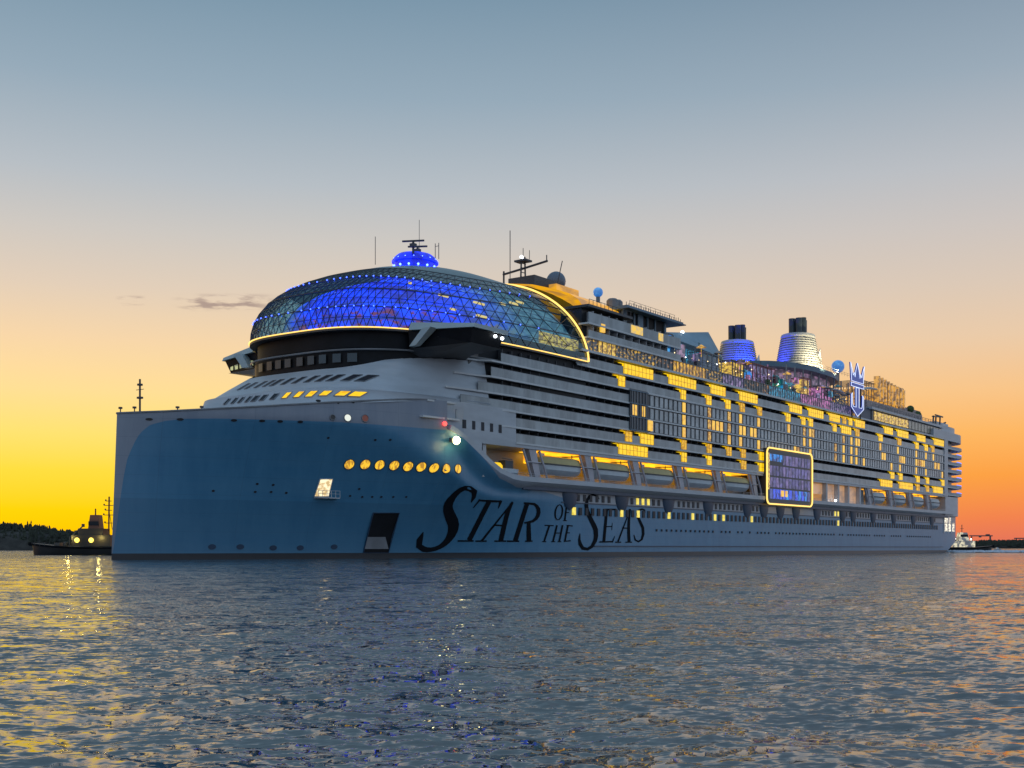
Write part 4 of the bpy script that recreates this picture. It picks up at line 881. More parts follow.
# dark vertical recess at the front of the window block
mb = MB(); sb(mb, 110.5, 118, 22.4, 24.62, 27.0, 35.6); SHAFT = mb.build('stair_shaft', M['facade'], SHIP)
mb = MB()
for z in (27.,29.85,32.7,35.4): sb(mb, 110.3, 118.2, 24.0, 24.8, z-.2, z)
mb.build('shaft_ledge', M['deckblue'], SHAFT)
for a, b_, z in ((111.2,113.4,30.1),(115.6,116.8,30.1),(118.2,120.2,27.3)):
    m = MB(); sb(m, a, b_, 24.4, 24.7, z, z+2.2); m.build('lit_window', M['litwin'], SHAFT)
for s in (111.2,112.2,113.4,114.6,116.0,117.2):
    m = MB(); sb(m, s-.1, s+.1, 24.4, 24.75, 27.1, 35.2); m.build('shaft_post', M['steel'], SHAFT)

# big framed window of the amidships lounge
mb = MB(); s0, s1, z0, z1 = 178.4, 208.4, 13.3, 27.6
sb(mb, s0, s1, 20, 25.3, z0, z1); LW = mb.build('lounge_box', M['facade'], SHIP)
def rr(s0, s1, z0, z1, r, n=5):
    pts = []
    for cx, cz, a0 in ((s1-r,z1-r,0),(s0+r,z1-r,90),(s0+r,z0+r,180),(s1-r,z0+r,270)):
        pts += [(cx+r*math.cos(R(a0+90*k/n)), cz+r*math.sin(R(a0+90*k/n))) for k in range(n+1)]
    return pts
pts = rr(s0-.1, s1+.1, z0-.1, z1+.1, 1.6); mb = MB(); mb.tube([P(s,25.45,z) for s, z in pts+[pts[0]]], .20, 8); mb.build('light_frame', M['gold'], LW)
M['lounge'] = em('violet lit lounge glass', (.17,.15,.52), .85, (.07,.08,.20), (.35,.35,.45), (.35,.65))
M['lounge2'] = em('blue lit lounge glass', (.05,.13,.85), .95, (.06,.09,.30), (.5,.5,.5), (.4,.62))
nc, nr = 13, 4
LM = [em('violet lounge glass %d' % k, c_, st_, d_, (.9,.9,.7), (.36,.62)) for k, (c_, st_, d_) in enumerate([((.15,.13,.42),.75,(.05,.05,.14)),((.11,.10,.34),.6,(.03,.03,.09)),((.22,.17,.45),.75,(.06,.05,.15))])]
LB = [em('blue lounge glass %d' % k, c_, st_, (.03,.04,.18), (1.2,1.2,.9), (.40,.62)) for k, (c_, st_) in enumerate([((.04,.10,.85),1.),((.08,.12,.45),.8),((.02,.30,.90),.9)])]
for r_ in range(nr):
    for c_ in range(nc):
        a = s0+1.9+(s1-s0-2.9)*c_/nc; b_ = a+(s1-s0-2.9)/nc-.42; h = (z1-z0-2.2)/nr; zz = z0+1.1+h*r_
        mt = LB[rnd.choice((0,0,1,2)) if r_ == 0 else 2] if (r_ == 0 or (r_ == 3 and c_ < 4)) else rnd.choice(LM)
        m = MB(); sb(m, a, b_, 25.1, 25.36, zz+(.9 if r_ == 3 and c_ < 4 else .18), zz+h-.3); m.build('lounge_pane', mt, LW)
m = MB(); sb(m, s0+.5, s0+1.6, 25.1, 25.45, z0+3.6, z1-1.2); m.build('light_panel', M['warmglass'], LW)
for a, b_ in ((187.3,189.1),(190.1,191.4)):
    m = MB(); sb(m, a, b_, 25.2, 25.5, z0+2.0, z0+3.6); m.build('lit_sign', M['warmlit'] if 'warmlit' in M else M['litwin'], LW)

# stern wrap-around decks with blue light strips
for i, kname in enumerate(['b2','b1','w3','w2','w1','second','top']):
    z = FL[kname]; mb = MB(); pth = [(339.5,23.4),(344,23.6)]+corner(24.5, 351, 20, m=12)
    ribbon(mb, pth, z-.02, z+.95, .12); mb.build('stern_rail', M['sternrail'], SHIP)
    if kname != 'top':
        mb = MB(); p2 = [p for p in pth if p[0] > 350.5]; ribbon(mb, [(s, u) for s, u in p2], z+.97, z+1.22, .12); mb.build('blue_strip', M['bluestrip'], SHIP)
mb = MB(); sb(mb, 335.2, 339.5, 22, 24.55, 20.6, 41.2); mb.build('corner_wall', M['white'], SHIP)
# top cap of the stern
mb = MB(); p1 = [(322,24.6)]+corner(24.6, 350, 19)
deckplate(mb, p1, 41.1, 44.2)
mb.build('stern_cap', M['white'], SHIP)
mb = MB(); deckplate(mb, [(330,23.0)]+corner(23.4, 345, 21), 44.2, 46.6)
mb.build('stern_house', M['white'], SHIP)
# transom block over the mooring deck and the lit mooring opening
mb = MB(); p1 = [(337,24.35)]+corner(24.35, 348, 17)
deckplate(mb, p1, 13.6, 20.6); mb.build('transom_block', M['white'], SHIP)
mb = MB(); sb(mb, 337, 350, -19, 19, 7.2, 13.7); mb.build('mooring_deck', M['steel'], SHIP)
M['moorlit'] = em('white lit mooring deck', (1.,.92,.70), 1.3, (.30,.26,.22), (.6,.6,1.2), (.42,.55))
for a, b_, c_ in ((339.0,342.3,13.0),(343.4,346.4,13.0),(348.6,351.4,11.0)):
    m = MB(); sb(m, a, b_, 19.2, 23.6 if a < 347 else 23.5, 7.9, c_); m.build('lit_opening', M['moorlit'], SHIP)
mb = MB(); sb(mb, 337.1, 352, 19, 23.6, 13.2, 13.9)
for s in (337.8, 342.8, 347.0): sb(mb, s-.5, s+.5, 22, 23.65, 7.2, 13.6)
mb.build('mooring_frame', M['white'], SHIP)

# boat recess lights and davits
BOATS = [85.6, 104.6, 124.2, 143.8, 164.0]; BOATS2 = [267.5, 288.0, 307.5, 326.0]
for s in BOATS+BOATS2:
    L = 16.2 if s < 200 else 12
    m = MB(); sb(m, s-L/2+(3.4 if s < 86 else 0), s+L/2, 18.0, 18.4, 18.3, 20.3); m.build('recess_light', M['litamber'], SHIP)
    m = MB(); sb(m, s-L/2+1, s+L/2-1, 18.6, 23.4, 20.25, 20.33); m.build('ceiling_light', M['litamber'], SHIP)
    m = MB(); sb(m, s-L/2+1, s+L/2-2, 18.0, 18.5, 14.4, 15.4); m.build('floor_glow', M['litamber'], SHIP)  # glowing strip stands in for lamplight on the deck floor
for s in [76.1]+[b+9.8 for b in BOATS]+[258, 277.8, 297.8, 317]:
    mb = MB()
    mb.hexa([P(s+.2,23.0,14.2),P(s+1.9,23.0,14.2),P(s+1.9,24.3,14.2),P(s+.2,24.3,14.2)],[P(s-2.2,23.0,20.4),P(s+.2,23.0,20.4),P(s+.2,24.2,20.4),P(s-2.2,24.2,20.4)])
    for d in (-2.9, 2.4):
        mb.tube([P(s+d-1.0,24.1,20.2), P(s+d,24.5,17.2), P(s+d+1.4,24.4,14.6)], .24, 6)
    mb.tube([P(s-3.4,24.3,17.9), P(s+1.4,24.4,17.9)], .12, 5)
    mb.build('davit', M['davit'], SHIP)
# amidships embarkation area aft of the lounge
for a, b_, z0, z1, mt in ((214,222,17.2,20.1,'warmwall'),(223,231,14.6,20.2,'warmwall'),(232.5,249,14.6,20.2,'warmwall'),(250,256,15,19.8,'steel'),(176.2,179.6,14.4,20.2,'facade')):
    m = MB(); sb(m, a, b_, 19.5, 23.0, z0, z1); m.build('deck_locker' if mt != 'warmwall' else 'lit_bulkhead', M[mt], SHIP)
for s in (222.5, 231.8, 240, 249.6): 
    m = MB(); sb(m, s-.5, s+.5, 22.8, 24.2, 14.2, 20.5); m.build('deck_pillar', M['white2'], SHIP)
m = MB(); m.ball(P(229.4,24.1,15.6), .35, 10); m.build('deck_lamp', M['whitelamp'], SHIP)
# deck rail along the ledge
mb = MB()
for z in (15.35, 15.7): mb.tube([P(70,24.7,z), P(337,24.7,z)], .035, 4)
for k in range(0, 134): s = 70+k*2; mb.tube([P(s,24.7,15.05), P(s,24.7,15.72)], .03, 3)
mb.build('deck_railing', M['white2'], SHIP)
# ------------------------------------------------------------------ upper decks
def block(name, s0, s1, u, z0, z1, mat, parent=None, u0=None):
    m = MB(); sb(m, s0, s1, -u if u0 is None else u0, u, z0, z1); return m.build(name, mat, parent or SHIP)
# deck plate at 41.25 and the glazed pool deck screen around it
m = MB(); sb(m, 92, 337, -24.5, 24.5, 41.15, 41.65); m.build('deck_slab', M['slab'], SHIP)
segs = [(94.6,99,'promdim'),(99,106,'warmglass'),(106,124,'promdim'),(124,131,'promdark'),(131,147,'promglass'),(147,156,'promdim'),(156,168,'proppurple'),(168,183,'promdark'),(183,204,'propblue'),(204,226,'magenta'),(226,243,'proppurple'),(243,250,'promglass')]
for a, b_, mt in segs:
    n = max(1, round((b_-a)/3.2)); fr = MB()
    m = MB(); sb(m, a, b_, 23.6, 23.75, 41.75, 44.2); G = m.build('deck_screen', M[mt], SHIP)
    for i in range(n*2+1):
        s = a+(b_-a)*i/(n*2); sb(fr, s-.06, s+.06, 23.5, 23.9, 41.7, 44.3)
    sb(fr, a, b_, 23.5, 23.95, 44.2, 44.34); fr.build('screen_frame', M['steel'], G)
# suites abaft the dome: two balcony decks
block('suite_block', 95, 133.5, 22.4, 41.6, 50.6, M['door'])
for z in (44.3, 47.15):
    m = MB(); sb(m, 94.5, 134, 22, 24.4, z-.2, z+.15); m.build('deck_slab', M['slab'], SHIP)
    m = MB(); sb(m, 94.8, 133.8, 24.1, 24.25, z+.15, z+(1.45 if z < 46 else 2.25)); m.build('balcony_rail', M['rail'], SHIP)
    s = 97
    while s < 133: block('balcony_partition', s-.06, s+.06, 24.0, z+.15, z+2.7, M['white2'], None, 22.35); s += 3.1
m = MB(); sb(m, 94.5, 112, -24.4, 24.4, 50.45, 50.95); m.build('roof_edge', M['dark'], SHIP)
mb = MB()
for k in range(12): s = 95+k*1.5; mb.tube([P(s,24.2,50.9),P(s,24.2,52.0)], .06, 4)
mb.tube([P(95,24.2,52.0),P(112,24.2,52.0)], .06, 4); mb.build('railing', M['dark'], SHIP)
for a, b_, z in ((111.5,116.5,47.6),(123.5,125.5,47.6),(99.5,101,46.0)):
    m = MB(); sb(m, a, b_, 23.9, 24.32, z, z+1.7); m.build('lit_balcony', M['litwin'] if z < 47 else M['litbal2'], SHIP)
# top storey with overhanging roof
m = MB(); sb(m, 111, 129.5, -22, 22.6, 49.4, 52.6); TS = m.build('sun_lounge', M['black'], SHIP)
for s, w_ in ((111.3,1.6),(115.4,.5),(118,2.2),(121.2,.3),(124.6,.3),(129.1,.8)):
    m = MB(); sb(m, s-w_/2, s+w_/2, 22.5, 22.9, 49.4, 52.6); m.build('wall_panel', M['deckblue'], TS)
m = MB(); sb(m, 109.5, 135.2, -24.9, 24.9, 52.55, 52.75); sb(m, 109.5, 134.6, -24.5, 24.5, 52.75, 53.2); m.build('roof_slab', M['deckblue'], TS)
mb = MB()
for k in range(24): s = 110+k*1.05; h = .5+.5*rnd.random(); mb.tube([P(s,24.,53.2),P(s,24.,53.2+h)], .07, 4)
mb.build('roof_lights', M['dark'], TS)
# gold lit curved roof behind the arch
mb = MB(); prof = [(22.4,51.0),(21.4,52.4),(19.2,53.8),(15.5,55.2),(10,56.8),(5,57.6),(0,57.9)]
prof = prof+[(-u, z) for u, z in reversed(prof[:-1])]
def topf(s): return 1.0 if s < 103 else max(.35, 1-((s-103)/22.)**2*.62)
vs = []
SG = [95.2,99,103,107,111,114,117,119]
for s in SG:
    for u, z in prof: vs.append(P(s, u, 51+(z-51)*topf(s)))
n = len(prof); mb.add(vs, [(i*n+j,(i+1)*n+j,(i+1)*n+j+1,i*n+j+1) for i in range(len(SG)-1) for j in range(n-1)])
mb.build('gold_lit_roof', M['goldroof'], SHIP, smooth=True)
mb = MB(); mb.add([P(119, u, 51+(z-51)*topf(119)) for u, z in prof]+[P(119,0,51)], [(i, i+1, n) for i in range(n-1)])
mb.build('roof_bulkhead', M['steel'], SHIP, recalc=False)
for s in (111,113.5,116.5):
    m = MB(); m.ball(P(s, 21.9, 53.0), .38, 8); m.build('deck_lamp', M['warmspot'], SHIP)
m = MB()
for s in (112.6,114.4): m.lathe(P(s,19,53), [(1.3,0),(1.3,2.2),(.9,2.6),(.1,2.7)], 12)
m.build('deck_pod', M['steel'], SHIP)
# radomes
for s, u, z, r_, mt in ((119,0,63.0,2.25,'radome'),(137.2,0,63.6,1.2,'radome2'),(271,9,61.2,2.1,'radome2')):
    m = MB(); m.tube([P(s,u,z-6.5),P(s,u,z-r_*.9)], .5, 10); pd = m.build('radome', M[mt], SHIP) if False else None
    m2 = MB(); m2.ball(P(s,u,z), r_, 20); o = m2.build('radome', M[mt], SHIP, smooth=True); m.build('pedestal', M['steel'], o)
block('roof_deck', 98, 138, 7, 50.9, 57.8, M['deckblue'])
# signal mast
m = MB(); zb = 60.6
for d in (-.9,.9): m.tube([P(106+d,0,zb),P(106+d*.7,0,zb+5.6)], .2, 5)
for k in range(5): m.tube([P(105,0,zb+1+k),P(107,0,zb+1+k)], .1, 4)
m.tube([P(106,-5.5,zb+2.3),P(106,0,zb+2.9),P(106,6.5,zb+3.7)], .26, 5); m.tube([P(106,6.3,zb+3.4),P(106,6.3,zb+5)], .12, 4)
m.tube([P(106,-5.3,zb),P(106,-5.3,zb+3)], .22, 5); m.tube([P(106,0,zb+5),P(106,0,zb+7.4)], .08, 4); m.tube([P(107,1,zb+5),P(107,1,zb+7)], .07, 4); m.box(104.8,107.2,-1.6,1.6,zb+4.3,zb+4.7)
m.box(102.5,110,-5.5,1.5,zb-3.2,zb+.2)
MAST = m.build('signal_mast', M['dark'], SHIP); m = MB(); m.ball(P(105.4,0,zb+5.3), .42, 8); m.build('masthead_light', M['whitelamp'], MAST)
m = MB(); m.tube([P(108,7.8,zb-1),P(109,8.4,zb+4)], .1, 4); m.build('aerial', M['dark'], MAST)
block('mast_house', 108, 117, 7.5, 57.6, 59.6, M['goldroof'], None, 1.5)
# midships deck: tent canopy, cabins, frames, slides
m = MB(); m.tube([P(131.5,22,45),P(131.5,22,50)], 1.1, 14); m.build('blue_tube', M['bluetube'], SHIP)
m = MB()
pk = P(165,15.5,56.4); pk0 = P(150,15,54.2)
rim = [P(136,21,50.2), P(146,21.5,49.6), P(154,21.5,49.2), P(161,21,48.6), P(167,19,49.0), P(170,8,52.5), P(164,2,55), P(148,2,54), P(138,8,53.5)]
m.add(rim+[pk, pk0], [(0,1,10),(1,2,10),(2,9,10),(2,3,9),(3,4,9),(4,5,9),(5,6,9),(6,7,10,9),(7,8,10),(8,0,10)])
CN = m.build('pool_canopy', M['canopyfab'], SHIP); m = MB(); m.ball((pk0[0]+2,pk0[1],pk0[2]+.3), .45, 8); m.build('canopy_lamp', M['whitelamp'], CN)
m = MB()
for p in rim[:5]: m.tube([p, (p[0],p[1],44)], .14, 5)
m.build('canopy_post', M['steel'], CN)
block('deck_house', 136, 143, 20.5, 44.2, 49.6, M['purplehouse'], None, 8)
block('deck_house', 143.5, 160, 18.5, 44.2, 49.5, M['propblue'], None, 8)
def frame(s0, s1, u0, u1, z0, z1, mat, name='deck_frame', n=4, fill=None):
    m = MB()
    for i in range(n+1):
        s = s0+(s1-s0)*i/n
        for u in (u0, u1): m.tube([P(s,u,z0),P(s,u,z1)], .14, 4)
        m.tube([P(s,u0,z1),P(s,u1,z1)], .14, 4)
    for u in (u0, u1):
        for z in (z1, (z0+z1)/2, z0+.1): m.tube([P(s0,u,z),P(s1,u,z)], .13, 4)
    o = m.build(name, mat, SHIP)
    if fill: m = MB(); sb(m, s0+.4, s1-.4, u0+.5, u1-.5, z0+.1, z1-.4); m.build('infill', fill, o)
    return o
frame(148,158,18,22.5,44.4,48.6,M['steel'],n=4,fill=M['glassdim'])
frame(164,172,17,22.6,44.4,48.6,M['facade'],n=5,fill=M['warmglass'])
frame(176,190,12,22.5,44.4,49.4,M['redsteel'],n=6,fill=M['proppurple'])
m = MB(); sb(m, 150, 176, 22.0, 23.2, 43.0, 44.6); m.build('terrace_band', M['deckblue'], SHIP)
m = MB(); m.ball(P(176,21,46.2), 1.2, 10); m.build('blue_feature', M['bluetube'], SHIP)
frame(209,214,19,22.8,44.6,49.4,M['redsteel'],n=2,fill=M['warmglass'])
frame(222,231,18,22.8,44.6,48.6,M['facade'],n=4,fill=M['magenta'])
frame(233,243,18,22.8,44.6,47.8,M['steel'],n=4,fill=M['promdim'])
# shelter slab below the funnels with purple light under it
def oval(s0, s1, u, z0, z1, name, mat, n=40, e=2.6):
    pts = []
    for k in range(n):
        a = 2*PI*k/n; c_, s_ = math.cos(a), math.sin(a)
        pts.append(((s0+s1)/2+(s1-s0)/2*math.copysign(abs(c_)**(2/e), c_), -u*math.copysign(abs(s_)**(2/e), s_)))
    m = MB(); m.prism(pts, z0, z1); return m.build(name, mat, SHIP)
oval(204, 262, 19, 53.4, 54.9, 'funnel_deck', M['deckblue'])
oval(208, 262, 15.5, 44.2, 53.4, 'lit_arcade', M['purplehouse'])
for s in range(208, 262, 6):
    m = MB(); m.tube([P(s,18,44),P(s,18,53.4)], .22, 6); m.build('arcade_post', M['steel'], SHIP)
for s, u, z, r_, mt in ((196,20,46.5,1.5,'propgreen'),(199.5,20.5,45.8,1.6,'bluetube2'),(205,19.5,46.4,1.2,'propgreen'),(234,20,45.4,1.6,'magenta'),(240,20.5,46.6,1.3,'magenta'),(191,20,47,1.2,'leaf'),(188,20.5,46.4,1.0,'leaf')):
    m = MB(); m.ball(P(s,u,z), r_, 10, sz=1.1); m.build('deck_feature' if mt != 'leaf' else 'deck_shrub', M[mt], SHIP)
M_sl = MB(); M_sl.tube([P(190+18*t, 20.5+1.2*math.sin(9*t), 46.2+1.6*math.sin(4*t+1)) for t in [k/24 for k in range(25)]], .42, 8); M_sl.build('water_slide', M['slide'], SHIP)
M_sl = MB(); M_sl.tube([P(244+10*math.cos(a), 14+6*math.sin(a), 45+.55*a) for a in [k*.35 for k in range(36)]], .45, 8); M_sl.build('water_slide', M['slide2'], SHIP)
for k in range(34):
    s = 134+k*3.4+rnd.uniform(-1,1); 
    m = MB(); m.ball(P(s, 22.2+rnd.uniform(-1,.8), 45.2+rnd.uniform(0,2.6)), .13, 6); m.build('deck_lamp', M['warmspot'] if rnd.random() < .6 else M['whitelamp'], SHIP)
# busy small fittings of the open decks: shades, lockers, signs, poles
FM = ['divider','steel','redsteel','propblue','magenta','warmglass','leaf','slide','dark','deckblue','terrace','proppurple','promglass']
for k in range(95):
    s = rnd.uniform(134, 262); u = rnd.uniform(18.5, 23.0); z = 44.3+rnd.choice((0,0,1.6,3.0)); m = MB(); kind = rnd.random()
    if kind < .35: m.lathe(P(s,u,z), [(.08,0),(.08,2.2),(1.3,2.2),(.1,2.9)], 8); nm = 'deck_parasol'
    elif kind < .7: m.hexa([P(s-.8,u-.5,z),P(s+.8,u-.5,z),P(s+.8,u+.5,z),P(s-.8,u+.5,z)],[P(s-.6,u-.4,z+1.7),P(s+.6,u-.4,z+1.7),P(s+.6,u+.4,z+1.7),P(s-.6,u+.4,z+1.7)]); nm = 'deck_kiosk'
    else: m.tube([P(s,u,z),P(s,u,z+3.4)], .07, 4); m.tube([P(s-.5,u,z+3.3),P(s+.5,u,z+3.3)], .06, 4); nm = 'deck_post'
    m.build(nm, M[rnd.choice(FM)], SHIP)
# rails on the roofs
for s0_, s1_, u_, z_ in ((134,204,23.9,44.3),(205,260,18.8,54.9),(111,131,24.2,53.2),(262,334,24.0,46.0)):
    mb = MB(); n_ = int((s1_-s0_)/2.2)
    for k in range(n_+1): s = s0_+(s1_-s0_)*k/n_; mb.tube([P(s,u_,z_),P(s,u_,z_+1.15)], .045, 3)
    for dz in (.6, 1.15): mb.tube([P(s0_,u_,z_+dz),P(s1_,u_,z_+dz)], .045, 3)
    mb.build('railing', M['steel'], SHIP)
# funnels, side by side
for sg, mt in ((1,'funnelw'),(-1,'funnelw')):
    m = MB(); prof = [(7.9,0),(7.7,.8),(6.9,4.6),(6.3,7.6),(5.75,10.2),(5.9,10.6),(5.6,11.3),(4.9,11.5),(.1,11.5)]
    c_ = P(235.5, sg*10.0, 54.9); m.lathe(c_, prof, 36, sy=.86)
    F = m.build('funnel', M[mt], SHIP, smooth=True)
    m = MB()
    for k in range(12):
        z = 1.9+k*.72; r_ = lerp_tab([(0,7.9),(.8,7.7),(4.6,6.9),(7.6,6.3),(10.2,5.75)], z)+.07
        m.tube([(c_[0]+r_*math.cos(a), c_[1]+r_*.86*math.sin(a), c_[2]+z) for a in [2*PI*i/36 for i in range(37)]], .11, 4)
    m.build('louvre', M['louvre'], F)
    for dx, dy, h in ((-1.9,-1.1,5.0),(0,-1.6,5.3),(1.9,-1.0,4.8),(-1.9,1.1,5.0),(.0,1.5,5.2),(1.9,1.1,4.7)):
        m = MB(); m.tube([(c_[0]+dx,c_[1]+dy,c_[2]+11),(c_[0]+dx*1.05,c_[1]+dy,c_[2]+11.2+h)], .98, 12); m.build('exhaust_pipe', M['pipe'], F)
    m = MB(); m.box(c_[0]+5.0,c_[0]+8.4,c_[1]-2.2,c_[1]+2.2,c_[2],c_[2]+6.8); m.build('funnel_fin', M['white2'], F)
    # big pale fin panel
    m = MB(); m.hexa([(c_[0]+2.2,c_[1]-6.4,c_[2]+3.9),(c_[0]+6.8,c_[1]-4.8,c_[2]+3.2),(c_[0]+6.9,c_[1]-4.6,c_[2]+3.2),(c_[0]+2.2,c_[1]-6.0,c_[2]+3.9)],[(c_[0]+.8,c_[1]-6.2,c_[2]+5.0),(c_[0]+6.2,c_[1]-4.6,c_[2]+7.8),(c_[0]+6.3,c_[1]-4.4,c_[2]+7.8),(c_[0]+.8,c_[1]-5.9,c_[2]+5.0)])
    m.build('funnel_panel', M['slab'], F)
def spot(loc, tgt, e, col, size=60, rad=.4):
    l = bpy.data.lights.new('deck_spot', 'SPOT'); l.energy = e; l.color = col; l.spot_size = R(size); l.spot_blend = .6; l.shadow_soft_size = rad
    o = bpy.data.objects.new('deck_spot', l); COL.objects.link(o); o.parent = SHIP; o.location = loc
    o.rotation_euler = (Vector(loc)-Vector(tgt)).to_track_quat('Z','Y').to_euler()
spot(P(230,24,56), P(234.5,12,60.0), 18000, (1,.86,.50), 75)
spot(P(246,21,55.8), P(239,11,59.5), 14000, (1,.86,.50), 80)
spot(P(221,6,55.6), P(229,7,60.5), 12000, (.01,.03,1), 60)
spot(P(230,-.5,55.6), P(232,-8,60.5), 30000, (.01,.04,1), 90)
spot(P(220,-2,55.6), P(230,-9,60), 16000, (.01,.04,1), 70)
# crown-and-anchor emblem standing at the deck edge, outlined in light
EM = empty('deck_emblem', P(244.8,25.0,42)); EM.parent = SHIP
W_, H_ = 11.6, 15.6
def e2(x, y, d=0.): return (x*W_/2, -d, y*H_)
polys = {'emblem_plate': [
 [(-.86,.63),(-1.0,.98),(-.78,.86),(-.62,.74),(-.46,.80),(-.36,.72),(-.26,.84),(0,1.0),(.26,.84),(.36,.72),(.46,.80),(.62,.74),(.78,.86),(1.0,.98),(.86,.63)],
 [(-.92,.60),(.92,.60),(.92,.53),(-.92,.53)],
 [(-.22,.52),(.22,.52),(.22,.14),(.62,.145),(.72,.20),(.76,.40),(.90,.36),(.90,.13),(0,-.03),(-.90,.13),(-.90,.36),(-.76,.40),(-.72,.20),(-.62,.145),(-.22,.14)]]}
for j, pl_ in enumerate(polys['emblem_plate']):
    m = MB(); n = len(pl_); 
    m.add([e2(x,y,.0) for x,y in pl_]+[e2(x,y,-.35) for x,y in pl_], [tuple(range(n)), tuple(range(n,2*n))[::-1]]+[(i,(i+1)%n,n+(i+1)%n,n+i) for i in range(n)])
    o = m.build('emblem_plate', M['emblem'], EM)
    m = MB(); m.tube([e2(x,y,.12) for x,y in pl_+[pl_[0]]], .085, 5); m.build('light_outline', M['whiteblue'], o)
m = MB()
for a in (-.6,.6): m.tube([(a*W_/2,.3,-1),(a*W_/2,.3,H_*.6)], .2, 5)
m.build('emblem_post', M['dark'], EM)
# aft: deck block with lit windows, lattice climbing frame, terraces
block('aft_house', 262, 334, 23.4, 41.6, 45.3, M['facade'])
m = MB(); sb(m, 260, 336, -24.2, 24.2, 45.3, 46.0); m.build('deck_slab', M['white'], SHIP)
s = 264
while s < 333:
    m = MB(); sb(m, s, s+2.7, 23.3, 23.55, 42.3, 44.9); m.build('aft_window', M['warmglass'] if s < 296 else M['paneaft'], SHIP); s += 3.4
block('aft_house', 250, 262, 23.2, 41.6, 45.6, M['navy'])
for (a, b_, u0, u1, z1) in ((262,276,9,20,55.0),(276,300,10,21,56.0)):
    frame(a, b_, u0, u1, 46, z1, M['latsteel'], 'lattice_tower', n=6)
    m = MB(); sb(m, a+1, b_-1, u0+1.5, u1-1.5, 46, z1-2.5); m.build('lit_core', M['lattice'], SHIP)
m = MB(); m.tube([P(262+9*t*4, 20.5, 53.2-2.4*(t*2-.7)**2) for t in [k/20 for k in range(21)]], .35, 6); m.build('slide_rail', M['slab'], SHIP)
for k in range(9):
    m = MB(); s = 275+k*3.1; sb(m, s, s+.7, 19.5, 21.5, 49.5, 57.6-.25*k); m.build('lattice_fin', M['lattice'], SHIP)
block('terrace_wall', 262, 318, 21.8, 46, 48.6, M['terrace'], None, 20)
block('terrace_wall', 300, 322, 20, 48.6, 50.4, M['terrace'], None, 12)
mb = MB()
for k in range(22): s = 262+k*3; mb.tube([P(s,23.6,46),P(s,23.6,47.3)], .07, 4)
mb.tube([P(262,23.6,47.3),P(326,23.6,47.3)], .07, 4); mb.build('railing', M['steel'], SHIP)
m = MB(); m.ball(P(318,20,48.6), 1.6, 10); m.ball(P(309,20.5,50.0), 1.3, 10); m.build('deck_shrub', M['leaf'], SHIP)
m = MB()
for s in (330,333,338): m.tube([P(s,22,46),P(s+.5,22,49.6)], .3, 5)
m.tube([P(329,22,49.2),P(339,22,49.8)], .22, 5); m.tube([P(344,18,46.4),P(352,20,49.0)], .35, 5); m.tube([P(336,21,50.4),P(345,21,50.4)], .3, 5)
m.build('stern_crane', M['dark'], SHIP)
mb = MB(); sb(mb, 336.5, 352, 14, 21, 46.4, 48.2); mb.build('stern_locker', M['white'], SHIP)
# ------------------------------------------------------------------ lifeboats hanging under the balconies (things of their own)
SHIP_M = Matrix.Translation(SHIP.location) @ Matrix.Rotation(SHIP.rotation_euler.z, 4, 'Z')
def w_(s, u, z): return SHIP_M @ Vector(P(s, u, z))
def loft(secs, name, mat, parent, smooth=True):     # secs: rings of points
    m = MB(); n = len(secs[0]); m.add([p for r_ in secs for p in r_], [(i*n+k,i*n+(k+1)%n,(i+1)*n+(k+1)%n,(i+1)*n+k) for i in range(len(secs)-1) for k in range(n)]+[tuple(range(n))[::-1], tuple(range((len(secs)-1)*n, len(secs)*n))])
    return m.build(name, mat, parent, smooth=smooth)
def make_lifeboat(L, up, label):
    e_ = empty('lifeboat', (0,0,0)); e_['label'] = label; e_['category'] = 'lifeboat'; e_['group'] = 'lifeboats hanging under the balconies'
    xs = [-.5,-.47,-.42,-.3,-.1,.1,.3,.42,.47,.5]; wd = [.25,.6,.85,1,1,1,1,.85,.6,.25]
    rg = []
    for x, w in zip(xs, wd):
        b_ = 2.15*w; k = .35*(1-w); rg.append([(x*L,-b_,2.0),(x*L,-b_*.92,1.0+k),(x*L,-b_*.45,.15+k*1.5),(x*L,0,0+k*2),(x*L,b_*.45,.15+k*1.5),(x*L,b_*.92,1.0+k),(x*L,b_,2.0)])
    loft(rg, 'hull', M['boat_lo'], e_)
    rg = []
    for x, w in zip(xs, wd):
        b_ = 2.1*w; h = 1.7*(.45+.55*w); rg.append([(x*L,-b_,2.05),(x*L,-b_*.97,2.05+h*.35),(x*L,-b_*.72,2.05+h*.85),(x*L,-b_*.3,2.05+h),(x*L,b_*.3,2.05+h),(x*L,b_*.72,2.05+h*.85),(x*L,b_*.97,2.05+h*.35),(x*L,b_,2.05)])
    loft(rg, 'canopy', up, e_)
    m = MB(); 
    for sg in (-1,1): m.tube([(x*L,sg*(2.2*w),2.02) for x, w in zip(xs, wd)], .14, 5)
    m.build('rubbing_rail', M['dark'], e_)
    for k in range(6):
        m = MB(); x = L*(-.33+.66*k/5); m.box(x-.42,x+.42,1.95,2.12,2.35,2.85); m.build('window', M['hwin'], e_)
    m = MB(); m.box(-.35*L-.6,-.35*L+.6,-.8,.8,3.6,4.15); m.build('hatch', M['boat_lo'], e_)
    m = MB(); 
    for sx in (-.38,.38): m.tube([(sx*L,0,3.5),(sx*L,0,5.2)], .12, 5)
    m.build('hook_gear', M['dark'], e_)
    return e_
def copy_tree(o, parent=None):
    c_ = o.copy(); COL.objects.link(c_); c_.parent = parent
    for ch in list(o.children): copy_tree(ch, c_)
    return c_
A_ = make_lifeboat(15.6, M['boat_up'], ''); B_ = make_lifeboat(11.6, M['boat_lo2'], '')
